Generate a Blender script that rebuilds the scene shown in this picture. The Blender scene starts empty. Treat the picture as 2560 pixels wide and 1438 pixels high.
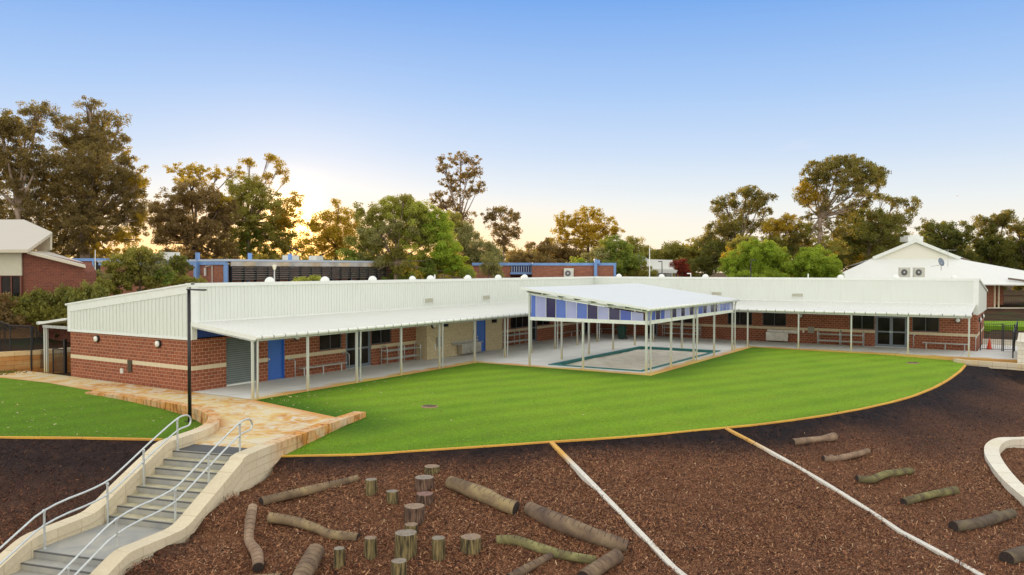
import bpy, bmesh, math, random
import numpy as np
from mathutils import Vector, Matrix, geometry
R=math.radians
rng=random.Random(7); nr=np.random.default_rng(11)
S=bpy.context.scene; COL=S.collection
# ------------------------------------------------------------------ camera model
F=2030.0; H=5.4
PITCH=math.atan(46/F); YAW=math.atan(1297/F)
FX,FY=math.cos(YAW),math.sin(YAW); RX,RY=FY,-FX
def ray(px,py):
    u=(px-1280)/F; v=-(py-719)/F
    h=math.cos(PITCH)+v*math.sin(PITCH); z=-math.sin(PITCH)+v*math.cos(PITCH)
    return (FX*h+RX*u, FY*h+RY*u, z)
def pz(px,py,z=0):
    d=ray(px,py); t=(z-H)/d[2]; return Vector((d[0]*t,d[1]*t,z))
def pb(px,py,b):
    d=ray(px,py); t=b/d[1]; return Vector((d[0]*t,b,H+d[2]*t))
def pa(px,py,a):
    d=ray(px,py); t=a/d[0]; return Vector((a,d[1]*t,H+d[2]*t))
def pd(px,py,D):
    d=ray(px,py); return Vector((d[0]*D,d[1]*D,H+d[2]*D))
def fr(D,r,z=0):      # forward / right metres -> world
    return Vector((FX*D+RX*r,FY*D+RY*r,z))
# ------------------------------------------------------------------ materials
MATS={}
def mat(name,col,rough=.6,metal=0,var=0.0,vscale=3.0,bump=0,bscale=20,spec=.5,coat=0):
    if name in MATS: return MATS[name]
    m=bpy.data.materials.new(name); m.use_nodes=True; n=m.node_tree.nodes; l=m.node_tree.links
    p=n['Principled BSDF']; p.inputs['Base Color'].default_value=(*col,1); p.inputs['Roughness'].default_value=rough
    p.inputs['Metallic'].default_value=metal; p.inputs['Specular IOR Level'].default_value=spec
    if coat: p.inputs['Coat Weight'].default_value=coat
    tc=n.new('ShaderNodeTexCoord')
    if var:
        t=n.new('ShaderNodeTexNoise'); t.inputs['Scale'].default_value=vscale; t.inputs['Detail'].default_value=6
        l.new(tc.outputs['Object'],t.inputs['Vector'])
        r=n.new('ShaderNodeMapRange'); r.inputs['From Min'].default_value=.3; r.inputs['From Max'].default_value=.7
        r.inputs['To Min'].default_value=1-var; r.inputs['To Max'].default_value=1+var*.6
        l.new(t.outputs['Fac'],r.inputs['Value'])
        mm=n.new('ShaderNodeVectorMath'); mm.operation='SCALE'; mm.inputs[0].default_value=col
        l.new(r.outputs[0],mm.inputs['Scale']); l.new(mm.outputs[0],p.inputs['Base Color'])
    if bump:
        t2=n.new('ShaderNodeTexNoise'); t2.inputs['Scale'].default_value=bscale; t2.inputs['Detail'].default_value=4
        l.new(tc.outputs['Object'],t2.inputs['Vector'])
        b=n.new('ShaderNodeBump'); b.inputs['Strength'].default_value=bump; b.inputs['Distance'].default_value=.02
        l.new(t2.outputs['Fac'],b.inputs['Height']); l.new(b.outputs[0],p.inputs['Normal'])
    MATS[name]=m; return m
class NT:
    def __init__(s,name):
        s.m=bpy.data.materials.new(name); s.m.use_nodes=True; s.n=s.m.node_tree.nodes; s.l=s.m.node_tree.links
        s.p=s.n['Principled BSDF']; MATS[name]=s.m
        s.tc=s.n.new('ShaderNodeTexCoord')
    def noise(s,scale,detail=5,vec=None,rough=.5,dist=0):
        t=s.n.new('ShaderNodeTexNoise'); t.inputs['Scale'].default_value=scale; t.inputs['Detail'].default_value=detail
        t.inputs['Roughness'].default_value=rough; t.inputs['Distortion'].default_value=dist
        s.l.new(vec or s.tc.outputs['Object'],t.inputs['Vector']); return t.outputs['Fac']
    def ramp(s,fac,stops):
        r=s.n.new('ShaderNodeValToRGB'); e=r.color_ramp.elements
        while len(e)<len(stops): e.new(.5)
        for i,(p,c) in enumerate(stops):
            e[i].position=p; e[i].color=(*c,1) if len(c)==3 else c
        s.l.new(fac,r.inputs[0]); return r.outputs[0]
    def rng(s,fac,a,b,c=0,d=1):
        r=s.n.new('ShaderNodeMapRange'); 
        for k,v in zip(('From Min','From Max','To Min','To Max'),(a,b,c,d)): r.inputs[k].default_value=v
        s.l.new(fac,r.inputs['Value']); return r.outputs[0]
    def mix(s,fac,a,b,mode='MIX'):
        x=s.n.new('ShaderNodeMix'); x.data_type='RGBA'; x.blend_type=mode
        for sock,v in ((x.inputs[0],fac),(x.inputs[6],a),(x.inputs[7],b)):
            if isinstance(v,(int,float)): sock.default_value=v
            elif isinstance(v,tuple): sock.default_value=(*v,1)
            else: s.l.new(v,sock)
        return x.outputs[2]
    def math(s,op,a,b=0):
        x=s.n.new('ShaderNodeMath'); x.operation=op
        for sock,v in ((x.inputs[0],a),(x.inputs[1],b)):
            if isinstance(v,(int,float)): sock.default_value=v
            else: s.l.new(v,sock)
        return x.outputs[0]
    def mapping(s,vec,scale=(1,1,1),rot=(0,0,0),loc=(0,0,0)):
        x=s.n.new('ShaderNodeMapping'); x.inputs['Scale'].default_value=scale; x.inputs['Rotation'].default_value=rot
        x.inputs['Location'].default_value=loc; s.l.new(vec,x.inputs['Vector']); return x.outputs[0]
    def attr(s,name):
        x=s.n.new('ShaderNodeAttribute'); x.attribute_name=name; return x.outputs['Fac']
    def bump(s,h,st=.5,dist=.02):
        b=s.n.new('ShaderNodeBump'); b.inputs['Strength'].default_value=st; b.inputs['Distance'].default_value=dist
        s.l.new(h,b.inputs['Height']); s.l.new(b.outputs[0],s.p.inputs['Normal'])
    def out(s,col,rough=.7,spec=.3):
        if isinstance(col,tuple): s.p.inputs['Base Color'].default_value=(*col,1)
        else: s.l.new(col,s.p.inputs['Base Color'])
        s.p.inputs['Roughness'].default_value=rough; s.p.inputs['Specular IOR Level'].default_value=spec; return s.m
def brickmat(name,c1,c2,mortar,w=.4,h=.2,ms=.012,stain=None,offset=.5,bias=0):
    t=NT(name); b=t.n.new('ShaderNodeTexBrick'); t.l.new(t.tc.outputs['UV'],b.inputs['Vector'])
    b.inputs['Scale'].default_value=1; b.inputs['Brick Width'].default_value=w; b.inputs['Row Height'].default_value=h
    b.inputs['Mortar Size'].default_value=ms; b.inputs['Color1'].default_value=(*c1,1); b.inputs['Color2'].default_value=(*c2,1)
    b.inputs['Mortar'].default_value=(*mortar,1); b.inputs['Mortar Smooth'].default_value=.1; b.offset=offset; b.inputs['Bias'].default_value=bias
    n=t.noise(9,6); col=t.mix(t.rng(n,.35,.75,0,.25),b.outputs['Color'],(.05,.025,.02),'MIX') if not stain else b.outputs['Color']
    if stain:
        n1=t.noise(.45,5,dist=.6); f=t.rng(n1,.47,.64,0,.85); col=t.mix(f,col,stain,'MULTIPLY')
        n3=t.noise(14,5); col=t.mix(t.rng(n3,.3,.8,0,.25),col,(.35,.24,.12))
    n2=t.noise(60,3); hh=t.math('ADD',t.math('MULTIPLY',b.outputs['Fac'],-1.0),t.math('MULTIPLY',n2,.4)); t.bump(hh,.6,.012)
    return t.out(col,.85,.2)
M_BRICK=brickmat('red_block',(.33,.105,.055),(.24,.075,.042),(.58,.40,.26),.315,.157,.008)
M_BRICK2=brickmat('old_red_brick',(.24,.075,.045),(.16,.05,.035),(.26,.15,.11),.25,.09,.008)
M_BRICK3=brickmat('orange_brick',(.38,.14,.08),(.27,.09,.06),(.42,.28,.2),.25,.09,.008)
M_CREAM=mat('cream_block',(.62,.53,.36),.8,var=.08,vscale=6,bump=.3,bscale=60)
M_CREAMW=brickmat('cream_block_wall',(.66,.56,.36),(.62,.52,.33),(.5,.42,.28),.4,.2,.006)
M_STONE=brickmat('limestone_block',(.72,.63,.45),(.64,.55,.39),(.42,.33,.21),.75,.24,.009,stain=(1,.72,.38))
M_STONEO=brickmat('stained_limestone',(.62,.42,.18),(.55,.34,.13),(.3,.18,.08),.75,.24,.009,stain=(.8,.4,.15))
M_STONEW=brickmat('white_limestone',(.74,.71,.62),(.68,.65,.56),(.45,.4,.32),.75,.24,.009,stain=(1,.95,.85))
def metalsheet(name,col):
    t=NT(name); n=t.noise(.8,5); n2=t.noise(5,5,vec=t.mapping(t.tc.outputs['Object'],(1,1,.12)))
    c=t.mix(t.rng(n,.35,.7,0,.10),col,(col[0]*.75,col[1]*.74,col[2]*.68)); c=t.mix(t.rng(n2,.5,.8,0,.10),c,(.45,.42,.36)); return t.out(c,.42,.4)
M_WHITE=metalsheet('white_steel',(.70,.735,.685)); M_ROOFW=metalsheet('white_roof_sheet',(.70,.71,.68)); M_CREAMROOF=metalsheet('cream_roof_sheet',(.56,.50,.38))
M_WTRIM=mat('white_trim',(.75,.775,.735),.4,var=.05)
M_GALV=mat('galvanised_steel',(.50,.52,.50),.42,.6,var=.18,vscale=5)
M_GALVD=mat('galvanised_tube',(.56,.60,.60),.36,.5,var=.1,vscale=8)
def postmat():
    t=NT('galvanised_post'); g=t.n.new('ShaderNodeNewGeometry'); sx=t.n.new('ShaderNodeSeparateXYZ'); t.l.new(g.outputs['Position'],sx.inputs[0])
    n=t.noise(3,4); z=t.math('ADD',sx.outputs['Z'],t.math('MULTIPLY',n,.5)); f=t.rng(z,.15,1.15,.8,0)
    c=t.mix(f,(.55,.57,.53),(.58,.46,.16)); t.p.inputs['Metallic'].default_value=.35; return t.out(c,.45,.4)
M_POST=postmat()
M_BLUE=mat('blue_door_paint',(.035,.14,.52),.4,var=.06); M_BLUED=mat('dark_blue_panel',(.02,.05,.26),.4)
M_BLUEF=mat('blue_fascia_paint',(.17,.31,.60),.5,var=.15,vscale=1.5); M_BLACK=mat('black_powder_coat',(.012,.012,.013),.45)
M_DGREY=mat('grey_frame',(.10,.105,.115),.45); M_SHUT=mat('roller_shutter_grey',(.21,.25,.245),.5,.2,var=.08)
def glassmat():
    t=NT('window_glass'); n=t.noise(.8,3); c=t.mix(t.rng(n,.4,.65),(.006,.006,.006),(.03,.022,.018)); t.out(c,.12,.12); return t.m
M_GLASS=glassmat()
M_GREYBLUE=mat('steel_blue_frame',(.16,.19,.23),.4,var=.05)
M_LAMPW=mat('opal_lens',(.75,.74,.68),.3); M_SS=mat('stainless_steel',(.55,.53,.48),.3,.8,var=.2,vscale=4)
M_TEAL=mat('teal_rubber',(.02,.16,.15),.6,var=.2,vscale=5)
M_BINL=mat('green_bin_plastic',(.012,.05,.035),.45); M_ORANGE=mat('cone_orange',(.75,.09,.04),.5); M_METERBOX=mat('grey_box_paint',(.30,.29,.24),.5)
M_GREYL=mat('ac_white',(.62,.61,.54),.45,var=.08)
def sand():
    t=NT('sand'); n=t.noise(1.6,8,rough=.65); n2=t.noise(30,4); c=t.ramp(n,[(.3,(.72,.64,.53)),(.55,(.86,.80,.70)),(.75,(.90,.86,.78))])
    h=t.math('ADD',t.math('MULTIPLY',n,3),n2); t.bump(h,.5,.05); return t.out(c,.95,.1)
M_SAND=sand()
def concrete():
    t=NT('concrete'); n=t.noise(.5,6); n2=t.noise(25,5); c=t.mix(t.rng(n,.35,.65),(.66,.66,.63),(.76,.76,.73)); c=t.mix(t.rng(n2,.3,.8,0,.2),c,(.4,.4,.39))
    sx=t.n.new('ShaderNodeSeparateXYZ'); t.l.new(t.tc.outputs['Object'],sx.inputs[0])
    e=t.attr('edge'); w=t.noise(.7,6,dist=.8); ee=t.math('SUBTRACT',e,t.math('MULTIPLY',w,1.5)); f=t.rng(ee,-.5,.15,.95,0)
    w2=t.noise(.25,3); oc=t.mix(t.rng(w2,.4,.6),(.58,.29,.07),(.62,.40,.07))
    c=t.mix(f,c,oc)
    b=t.n.new('ShaderNodeTexBrick'); b.offset=0; t.l.new(t.tc.outputs['Object'],b.inputs['Vector']); b.inputs['Brick Width'].default_value=3.15; b.inputs['Row Height'].default_value=3.6; b.inputs['Scale'].default_value=1
    b.inputs['Mortar Size'].default_value=.012; c=t.mix(t.math('MULTIPLY',b.outputs['Fac'],.55),c,(.12,.1,.08)); t.bump(n2,.15,.01); return t.out(c,.8,.3)
M_CONC=concrete()
def pathmat():
    t=NT('stained_path'); n=t.noise(.33,8,dist=.9,rough=.68); n2=t.noise(25,5); n3=t.noise(1.6,6,dist=1.5)
    base=t.mix(t.rng(n3,.35,.7),(.70,.62,.42),(.60,.54,.42)); c=t.ramp(n,[(.36,(.46,.19,.04)),(.48,(.60,.34,.09)),(.55,(.64,.48,.20)),(.66,(.66,.57,.38))])
    c=t.mix(t.rng(n3,.42,.62),c,base); e=t.attr('edge'); ee=t.math('SUBTRACT',e,t.math('MULTIPLY',n3,1.0)); c=t.mix(t.rng(ee,-.6,0.1,.9,0),c,(.56,.23,.04))
    c=t.mix(t.rng(n2,.45,.85,0,.35),c,(.22,.16,.1))
    b=t.n.new('ShaderNodeTexBrick'); b.offset=0; t.l.new(t.mapping(t.tc.outputs['Object'],loc=(.6,1.2,0)),b.inputs['Vector']); b.inputs['Brick Width'].default_value=2.9; b.inputs['Row Height'].default_value=2.9; b.inputs['Scale'].default_value=1
    b.inputs['Mortar Size'].default_value=.014; c=t.mix(t.math('MULTIPLY',b.outputs['Fac'],.6),c,(.25,.1,.03)); t.bump(n2,.2,.01); return t.out(c,.8,.3)
M_PATH=pathmat()
def stairmat():
    t=NT('stair_concrete'); n=t.noise(1.5,7,dist=.6); n2=t.noise(50,4); c=t.mix(t.rng(n,.35,.7),(.30,.305,.295),(.42,.40,.34)); c=t.mix(t.rng(n2,.4,.8,0,.3),c,(.18,.18,.17)); t.bump(n2,.2,.01); return t.out(c,.85,.2)
M_STAIR=stairmat(); M_STAIRT=mat('stair_tread_stain',(.47,.43,.29),.85,var=.3,vscale=3,bump=.2,bscale=60); M_NOSE=mat('dark_nosing',(.11,.11,.105),.8)
M_GRIT=mat('dark_grit_strip',(.085,.085,.085),.85,var=.2,vscale=20)
def grass(name,far=1.0):
    t=NT(name); n=t.noise(.35,5,dist=.4); n2=t.noise(7,6); n3=t.noise(60,3); n4=t.noise(1.3,5)
    w=t.n.new('ShaderNodeTexWave'); w.inputs['Scale'].default_value=.17; w.inputs['Distortion'].default_value=.8; w.inputs['Detail'].default_value=2
    t.l.new(t.mapping(t.tc.outputs['Object'],rot=(0,0,R(-66.6))),w.inputs['Vector'])
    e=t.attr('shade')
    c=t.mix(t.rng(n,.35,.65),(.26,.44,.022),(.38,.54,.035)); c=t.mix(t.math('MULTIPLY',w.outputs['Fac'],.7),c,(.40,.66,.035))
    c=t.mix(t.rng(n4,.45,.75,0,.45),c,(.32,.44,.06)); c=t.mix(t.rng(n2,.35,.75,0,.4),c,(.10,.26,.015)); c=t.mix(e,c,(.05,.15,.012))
    n5=t.noise(18,6,rough=.7); c=t.mix(t.rng(n5,.42,.7,0,.45),c,(.08,.21,.012)); c=t.mix(t.rng(n3,.4,.8,0,.5),c,(.05,.15,.01)); t.bump(t.math('ADD',n3,t.math('MULTIPLY',n5,2.5)),1,.05); return t.out(c,.9,.15)
M_GRASS=grass('lawn_grass')
def mulchmat():
    t=NT('mulch'); vec=t.tc.outputs['Object']
    v=t.n.new('ShaderNodeTexVoronoi'); v.inputs['Scale'].default_value=22; nn=t.n.new('ShaderNodeTexNoise'); nn.inputs['Scale'].default_value=10
    t.l.new(vec,nn.inputs['Vector']); mv=t.mix(.12,vec,nn.outputs['Color'],'ADD'); t.l.new(t.mapping(mv,(1,2.2,1.5),(0,0,.6)),v.inputs['Vector'])
    sx=t.n.new('ShaderNodeSeparateColor'); t.l.new(v.outputs['Color'],sx.inputs[0])
    c=t.ramp(sx.outputs[0],[(0,(.035,.012,.008)),(.4,(.115,.047,.025)),(.75,(.24,.108,.052)),(.95,(.40,.22,.11))])
    n=t.noise(.3,4); c=t.mix(t.rng(n,.35,.65,0,.5),c,(.19,.085,.045)); f=t.attr('edge_dark'); n4=t.noise(2.5,6); ff=t.math('MULTIPLY',f,t.rng(n4,.2,.5,.75,1))
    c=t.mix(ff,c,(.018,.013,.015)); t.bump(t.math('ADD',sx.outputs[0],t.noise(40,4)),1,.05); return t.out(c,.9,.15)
M_MULCH=mulchmat()
def dirt():
    t=NT('earth'); n=t.noise(.5,6); n2=t.noise(14,6); c=t.ramp(n,[(.35,(.035,.022,.015)),(.5,(.08,.04,.022)),(.65,(.045,.06,.02))]); c=t.mix(t.rng(n2,.4,.8,0,.5),c,(.02,.015,.01)); t.bump(n2,.8,.08); return t.out(c,.95,.1)
M_DIRT=dirt()
def chipmat():
    t=NT('bark_chip'); f=t.attr('rnd'); c=t.ramp(f,[(0,(.014,.010,.011)),(.12,(.032,.018,.016)),(.3,(.09,.035,.02)),(.42,(.17,.062,.032)),(.78,(.34,.15,.075)),(.96,(.46,.26,.14)),(1,(.60,.44,.28))]); return t.out(c,.85,.2)
M_CHIP=chipmat()
def littermat():
    t=NT('fallen_leaf'); f=t.attr('rnd'); c=t.ramp(f,[(0,(.30,.24,.07)),(.6,(.48,.42,.18)),(1,(.62,.56,.36))]); return t.out(c,.8,.2)
M_LITTER=littermat()
def logmat(name,c1,c2,c3,cuts=True):
    t=NT(name); uv=t.tc.outputs['UV']; n=t.noise(1.8,6,dist=.5); n2=t.noise(14,6,vec=t.mapping(uv,(1.2,14,1)),rough=.6)
    c=t.ramp(n,[(.35,c1),(.5,c2),(.65,c3)]); c=t.mix(t.rng(n2,.4,.75,0,.6),c,(.055,.045,.035))
    sx=t.n.new('ShaderNodeSeparateXYZ'); t.l.new(uv,sx.inputs[0])
    if cuts:
        j=t.noise(1.5,2,vec=t.mapping(uv,(3,.6,1))); u=t.math('ADD',sx.outputs['X'],t.math('MULTIPLY',j,.12)); fx=t.math('FRACT',t.math('MULTIPLY',u,6.0)); line=t.math('LESS_THAN',fx,.09)
        top=t.math('GREATER_THAN',sx.outputs['Y'],.13); top2=t.math('LESS_THAN',sx.outputs['Y'],.42); f=t.math('MULTIPLY',t.math('MULTIPLY',line,.8),t.math('MULTIPLY',top,top2)); c=t.mix(f,c,(.02,.015,.012))
    t.bump(n2,.7,.03); return t.out(c,.9,.15)
M_LOG1=logmat('weathered_log',(.42,.32,.16),(.30,.215,.125),(.18,.125,.08)); M_LOG2=logmat('mossy_log',(.36,.33,.14),(.23,.21,.09),(.14,.11,.065)); M_LOG3=logmat('grey_log',(.31,.225,.14),(.22,.15,.10),(.13,.09,.07)); M_LOG4=logmat('dark_log',(.17,.13,.095),(.12,.09,.07),(.20,.16,.10),False)
M_LOG5=logmat('tan_log',(.46,.33,.22),(.34,.23,.155),(.24,.165,.115))
M_END=mat('log_end_dark',(.035,.022,.018),.9,var=.4,vscale=20)
def stumpmat(name,c1,c2):
    t=NT(name); n=t.noise(5,5,vec=t.mapping(t.tc.outputs['Object'],(4,4,.5))); c=t.ramp(n,[(.35,c1),(.5,c2),(.65,(.035,.028,.02))]); t.bump(n,.6,.03); return t.out(c,.9,.15)
M_ST1=stumpmat('stump_bark_olive',(.25,.19,.085),(.125,.10,.048)); M_ST2=stumpmat('stump_bark_brown',(.20,.125,.085),(.10,.06,.045)); 
def stumptop(name,c):
    t=NT(name); sx=t.n.new('ShaderNodeTexWave'); sx.wave_type='RINGS'; sx.rings_direction='Z'; sx.inputs['Scale'].default_value=9; sx.inputs['Distortion'].default_value=3; t.l.new(t.tc.outputs['Object'],sx.inputs['Vector']); n=t.noise(12,5)
    cc=t.mix(t.math('MULTIPLY',sx.outputs['Fac'],.35),c,(c[0]*.5,c[1]*.45,c[2]*.45)); cc=t.mix(t.rng(n,.45,.7,0,.5),cc,(.06,.045,.035)); return t.out(cc,.9,.15)
M_TOP1=stumptop('stump_top_tan',(.31,.225,.16)); M_TOP2=stumptop('stump_top_grey',(.29,.25,.20)); M_TOP3=stumptop('stump_top_purple',(.26,.16,.135))
def panelmat(name,c):
    t=NT(name); n=t.noise(.9,3); cc=t.mix(t.rng(n,.35,.7,0,.5),c,(min(1,c[0]*1.5+.02),min(1,c[1]*1.4+.03),min(1,c[2]*1.15+.03)))
    t.out(cc,.22,.5); t.p.inputs['Transmission Weight'].default_value=.12; return t.m
M_P=dict(L=panelmat('lavender_panel',(.38,.40,.74)),B=panelmat('mid_blue_panel',(.055,.10,.50)),D=panelmat('dark_indigo_panel',(.018,.01,.09)),S=panelmat('sky_blue_panel',(.09,.16,.60)))
def leafmat(name,c1,c2,trans=.45):
    t=NT(name); f=t.attr('rnd'); c=t.mix(f,c1,c2); t.out(c,.55,.25)
    tr=t.n.new('ShaderNodeBsdfTranslucent'); 
    tc2=t.mix(.6,c,(min(.6,c2[0]*2.6+.16),min(.5,c2[1]*2.0+.08),c2[2]*.8)); t.l.new(tc2,tr.inputs['Color'])
    ms=t.n.new('ShaderNodeMixShader'); ms.inputs[0].default_value=trans; t.l.new(t.p.outputs[0],ms.inputs[1]); t.l.new(tr.outputs[0],ms.inputs[2]); t.l.new(ms.outputs[0],t.n['Material Output'].inputs['Surface']); return t.m
L_DARK=leafmat('leaf_dark_olive',(.09,.085,.03),(.23,.20,.06)); L_LEFT=leafmat('leaf_warm_dark',(.12,.09,.045),(.27,.20,.085)); L_BROWN=leafmat('leaf_brown_olive',(.14,.095,.05),(.27,.18,.08)); L_SUNGOLD=leafmat('leaf_golden_sunlit',(.30,.20,.025),(.62,.40,.045),.6)  # last one: golden leaves, also painting sunlit rims on crowns
L_OLIVE=leafmat('leaf_olive_green',(.16,.16,.035),(.36,.34,.075)); L_GREEN=leafmat('leaf_bright_green',(.14,.24,.022),(.36,.52,.05)); L_MID=leafmat('leaf_mid_green',(.10,.16,.03),(.26,.35,.06)); L_GREY=leafmat('leaf_grey_green',(.17,.17,.06),(.36,.35,.14))
L_FEATH=leafmat('leaf_feathery_olive',(.10,.12,.03),(.27,.28,.075)); L_RED=leafmat('leaf_red',(.09,.012,.012),(.22,.035,.03)); L_FRESH=leafmat('leaf_yellow_green',(.22,.26,.035),(.50,.54,.10)); L_DEEP=leafmat('leaf_deep_green',(.055,.075,.022),(.15,.18,.045))
M_BARK=mat('pale_bark',(.30,.22,.16),.9,var=.4,vscale=1.5); M_BARKD=mat('brown_bark',(.10,.065,.045),.9,var=.3,vscale=2)
def meshmat():
    t=NT('black_chain_mesh'); t.out((.015,.015,.015),.5,.3); uv=t.tc.outputs['UV']; w=[]
    for rot in (R(45),R(-45)):
        x=t.n.new('ShaderNodeTexWave'); x.inputs['Scale'].default_value=5; t.l.new(t.mapping(uv,rot=(0,0,rot)),x.inputs['Vector']); w.append(t.math('GREATER_THAN',x.outputs['Fac'],.86))
    f=t.math('MAXIMUM',w[0],w[1]); tr=t.n.new('ShaderNodeBsdfTransparent'); ms=t.n.new('ShaderNodeMixShader'); t.l.new(f,ms.inputs[0]); t.l.new(tr.outputs[0],ms.inputs[1]); t.l.new(t.p.outputs[0],ms.inputs[2]); t.l.new(ms.outputs[0],t.n['Material Output'].inputs['Surface']); return t.m
M_MESH=meshmat()
# ------------------------------------------------------------------ mesh builder
ROOT={}
def off(o): return ROOT.get(o.name,Vector((0,0,0))) if o else Vector((0,0,0))
def props(o,label=None,cat=None,group=None,kind=None):
    if label: o['label']=label
    if cat: o['category']=cat
    if group: o['group']=group
    if kind: o['kind']=kind
    return o
def thing(name,label,cat,loc=(0,0,0),group=None):
    o=bpy.data.objects.new(name,None); COL.objects.link(o); o.location=loc; o.empty_display_size=.3
    ROOT[o.name]=Vector(loc); return props(o,label,cat,group)
class MB:
    def __init__(s): s.v=[]; s.f=[]; s.mi=[]; s.uv={}; s.m=0; s.sm=False
    def face(s,pts,uv=None):
        i=len(s.v); s.v+= [tuple(p) for p in pts]; 
        if uv: s.uv[len(s.f)]=uv
        s.f.append(tuple(range(i,i+len(pts)))); s.mi.append(s.m); return s
    def box(s,x0,x1,y0,y1,z0,z1):
        if x0>x1:x0,x1=x1,x0
        if y0>y1:y0,y1=y1,y0
        P=[(x0,y0,z0),(x1,y0,z0),(x1,y1,z0),(x0,y1,z0),(x0,y0,z1),(x1,y0,z1),(x1,y1,z1),(x0,y1,z1)]
        return s.hexa(P)
    def hexa(s,P):
        i=len(s.v); s.v+=[tuple(p) for p in P]
        for f in ((3,2,1,0),(4,5,6,7),(0,1,5,4),(1,2,6,5),(2,3,7,6),(3,0,4,7)): s.f.append(tuple(i+k for k in f)); s.mi.append(s.m)
        return s
    def obox(s,c,ax,ay,az):
        c,ax,ay,az=map(Vector,(c,ax,ay,az)); P=[c-ax-ay-az,c+ax-ay-az,c+ax+ay-az,c-ax+ay-az,c-ax-ay+az,c+ax-ay+az,c+ax+ay+az,c-ax+ay+az]; return s.hexa(P)
    def bar(s,p,q,w,h=None,up=(0,0,1)):
        p,q=Vector(p),Vector(q); h=h or w; d=(q-p); L=d.length; d.normalize(); u=Vector(up)
        if abs(d.dot(u))>.99: u=Vector((1,0,0))
        sd=d.cross(u).normalized(); u=sd.cross(d).normalized(); return s.obox((p+q)/2,d*L/2,sd*w/2,u*h/2)
    def tube(s,pts,rad,n=8,caps=True,jit=0,capm=None,flat=1.0):
        pts=[Vector(p) for p in pts]; k=len(pts)
        if not hasattr(rad,'__len__'): rad=[rad]*k
        i0=len(s.v); L=0; us=[]; ref=None
        for i,p in enumerate(pts):
            d=(pts[min(i+1,k-1)]-pts[max(i-1,0)]).normalized()
            if ref is None:
                ref=Vector((0,0,1)) if abs(d.z)<.95 else Vector((1,0,0))
            a=d.cross(ref).normalized(); b=a.cross(d).normalized(); ref=b
            if i: L+=(p-pts[i-1]).length
            us.append(L)
            for j in range(n):
                t=2*math.pi*j/n; r=rad[i]*(1+(rng.uniform(-jit,jit) if jit else 0)); s.v.append(tuple(p+a*math.cos(t)*r+b*math.sin(t)*r*flat))
        for i in range(k-1):
            for j in range(n):
                j2=(j+1)%n; s.uv[len(s.f)]=[(us[i],j/n),(us[i],(j+1)/n),(us[i+1],(j+1)/n),(us[i+1],j/n)]
                s.f.append((i0+i*n+j,i0+i*n+j2,i0+(i+1)*n+j2,i0+(i+1)*n+j)); s.mi.append(s.m)
        if caps:
            m=s.m if capm is None else capm
            s.f.append(tuple(i0+j for j in range(n))[::-1]); s.mi.append(m); s.f.append(tuple(i0+(k-1)*n+j for j in range(n))); s.mi.append(m)
        return s
    def lathe(s,c,prof,n=16,axis=(0,0,1)):   # prof: (r,h)
        c=Vector(c); az=Vector(axis).normalized(); ax=az.orthogonal().normalized(); ay=az.cross(ax); i0=len(s.v)
        for r,h in prof:
            for j in range(n):
                t=2*math.pi*j/n; s.v.append(tuple(c+az*h+(ax*math.cos(t)+ay*math.sin(t))*r))
        for i in range(len(prof)-1):
            for j in range(n):
                j2=(j+1)%n; s.f.append((i0+i*n+j,i0+i*n+j2,i0+(i+1)*n+j2,i0+(i+1)*n+j)); s.mi.append(s.m)
        s.f.append(tuple(i0+j for j in range(n))[::-1]); s.mi.append(s.m); s.f.append(tuple(i0+(len(prof)-1)*n+j for j in range(n))); s.mi.append(s.m); return s
    def ribbon(s,pts,w,uvoff=0):   # pts: (x,y,ztop,zbot); solid wall following the path, uv in metres
        k=len(pts); Ls=[]; Rs=[]; U=[uvoff]
        for i in range(k):
            a=Vector(pts[max(i-1,0)][:2]); b=Vector(pts[min(i+1,k-1)][:2]); d=(b-a).normalized(); n=Vector((-d.y,d.x))
            ww=w[i] if hasattr(w,'__len__') else w; p=Vector(pts[i][:2]); Ls.append(p+n*ww/2); Rs.append(p-n*ww/2)
            if i: U.append(U[-1]+(Vector(pts[i][:2])-Vector(pts[i-1][:2])).length)
        zt=[p[2] for p in pts]; zb=[p[3] for p in pts]
        T=lambda q,z:(q.x,q.y,z)
        for i in range(k-1):
            j=i+1
            s.face([T(Ls[i],zt[i]),T(Rs[i],zt[i]),T(Rs[j],zt[j]),T(Ls[j],zt[j])],[(U[i],.02),(U[i],.22),(U[j],.22),(U[j],.02)])
            s.face([T(Rs[i],zb[i]),T(Rs[j],zb[j]),T(Rs[j],zt[j]),T(Rs[i],zt[i])],[(U[i],zb[i]-zt[i]),(U[j],zb[j]-zt[j]),(U[j],0),(U[i],0)])
            s.face([T(Ls[j],zb[j]),T(Ls[i],zb[i]),T(Ls[i],zt[i]),T(Ls[j],zt[j])],[(U[j],zb[j]-zt[j]),(U[i],zb[i]-zt[i]),(U[i],0),(U[j],0)])
            s.face([T(Ls[i],zb[i]),T(Ls[j],zb[j]),T(Rs[j],zb[j]),T(Rs[i],zb[i])])
        for i,o in ((0,1),(k-1,-1)):
            q=[T(Rs[i],zb[i]),T(Rs[i],zt[i]),T(Ls[i],zt[i]),T(Ls[i],zb[i])]
            s.face(q if o==1 else q[::-1])
        return s
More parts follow.
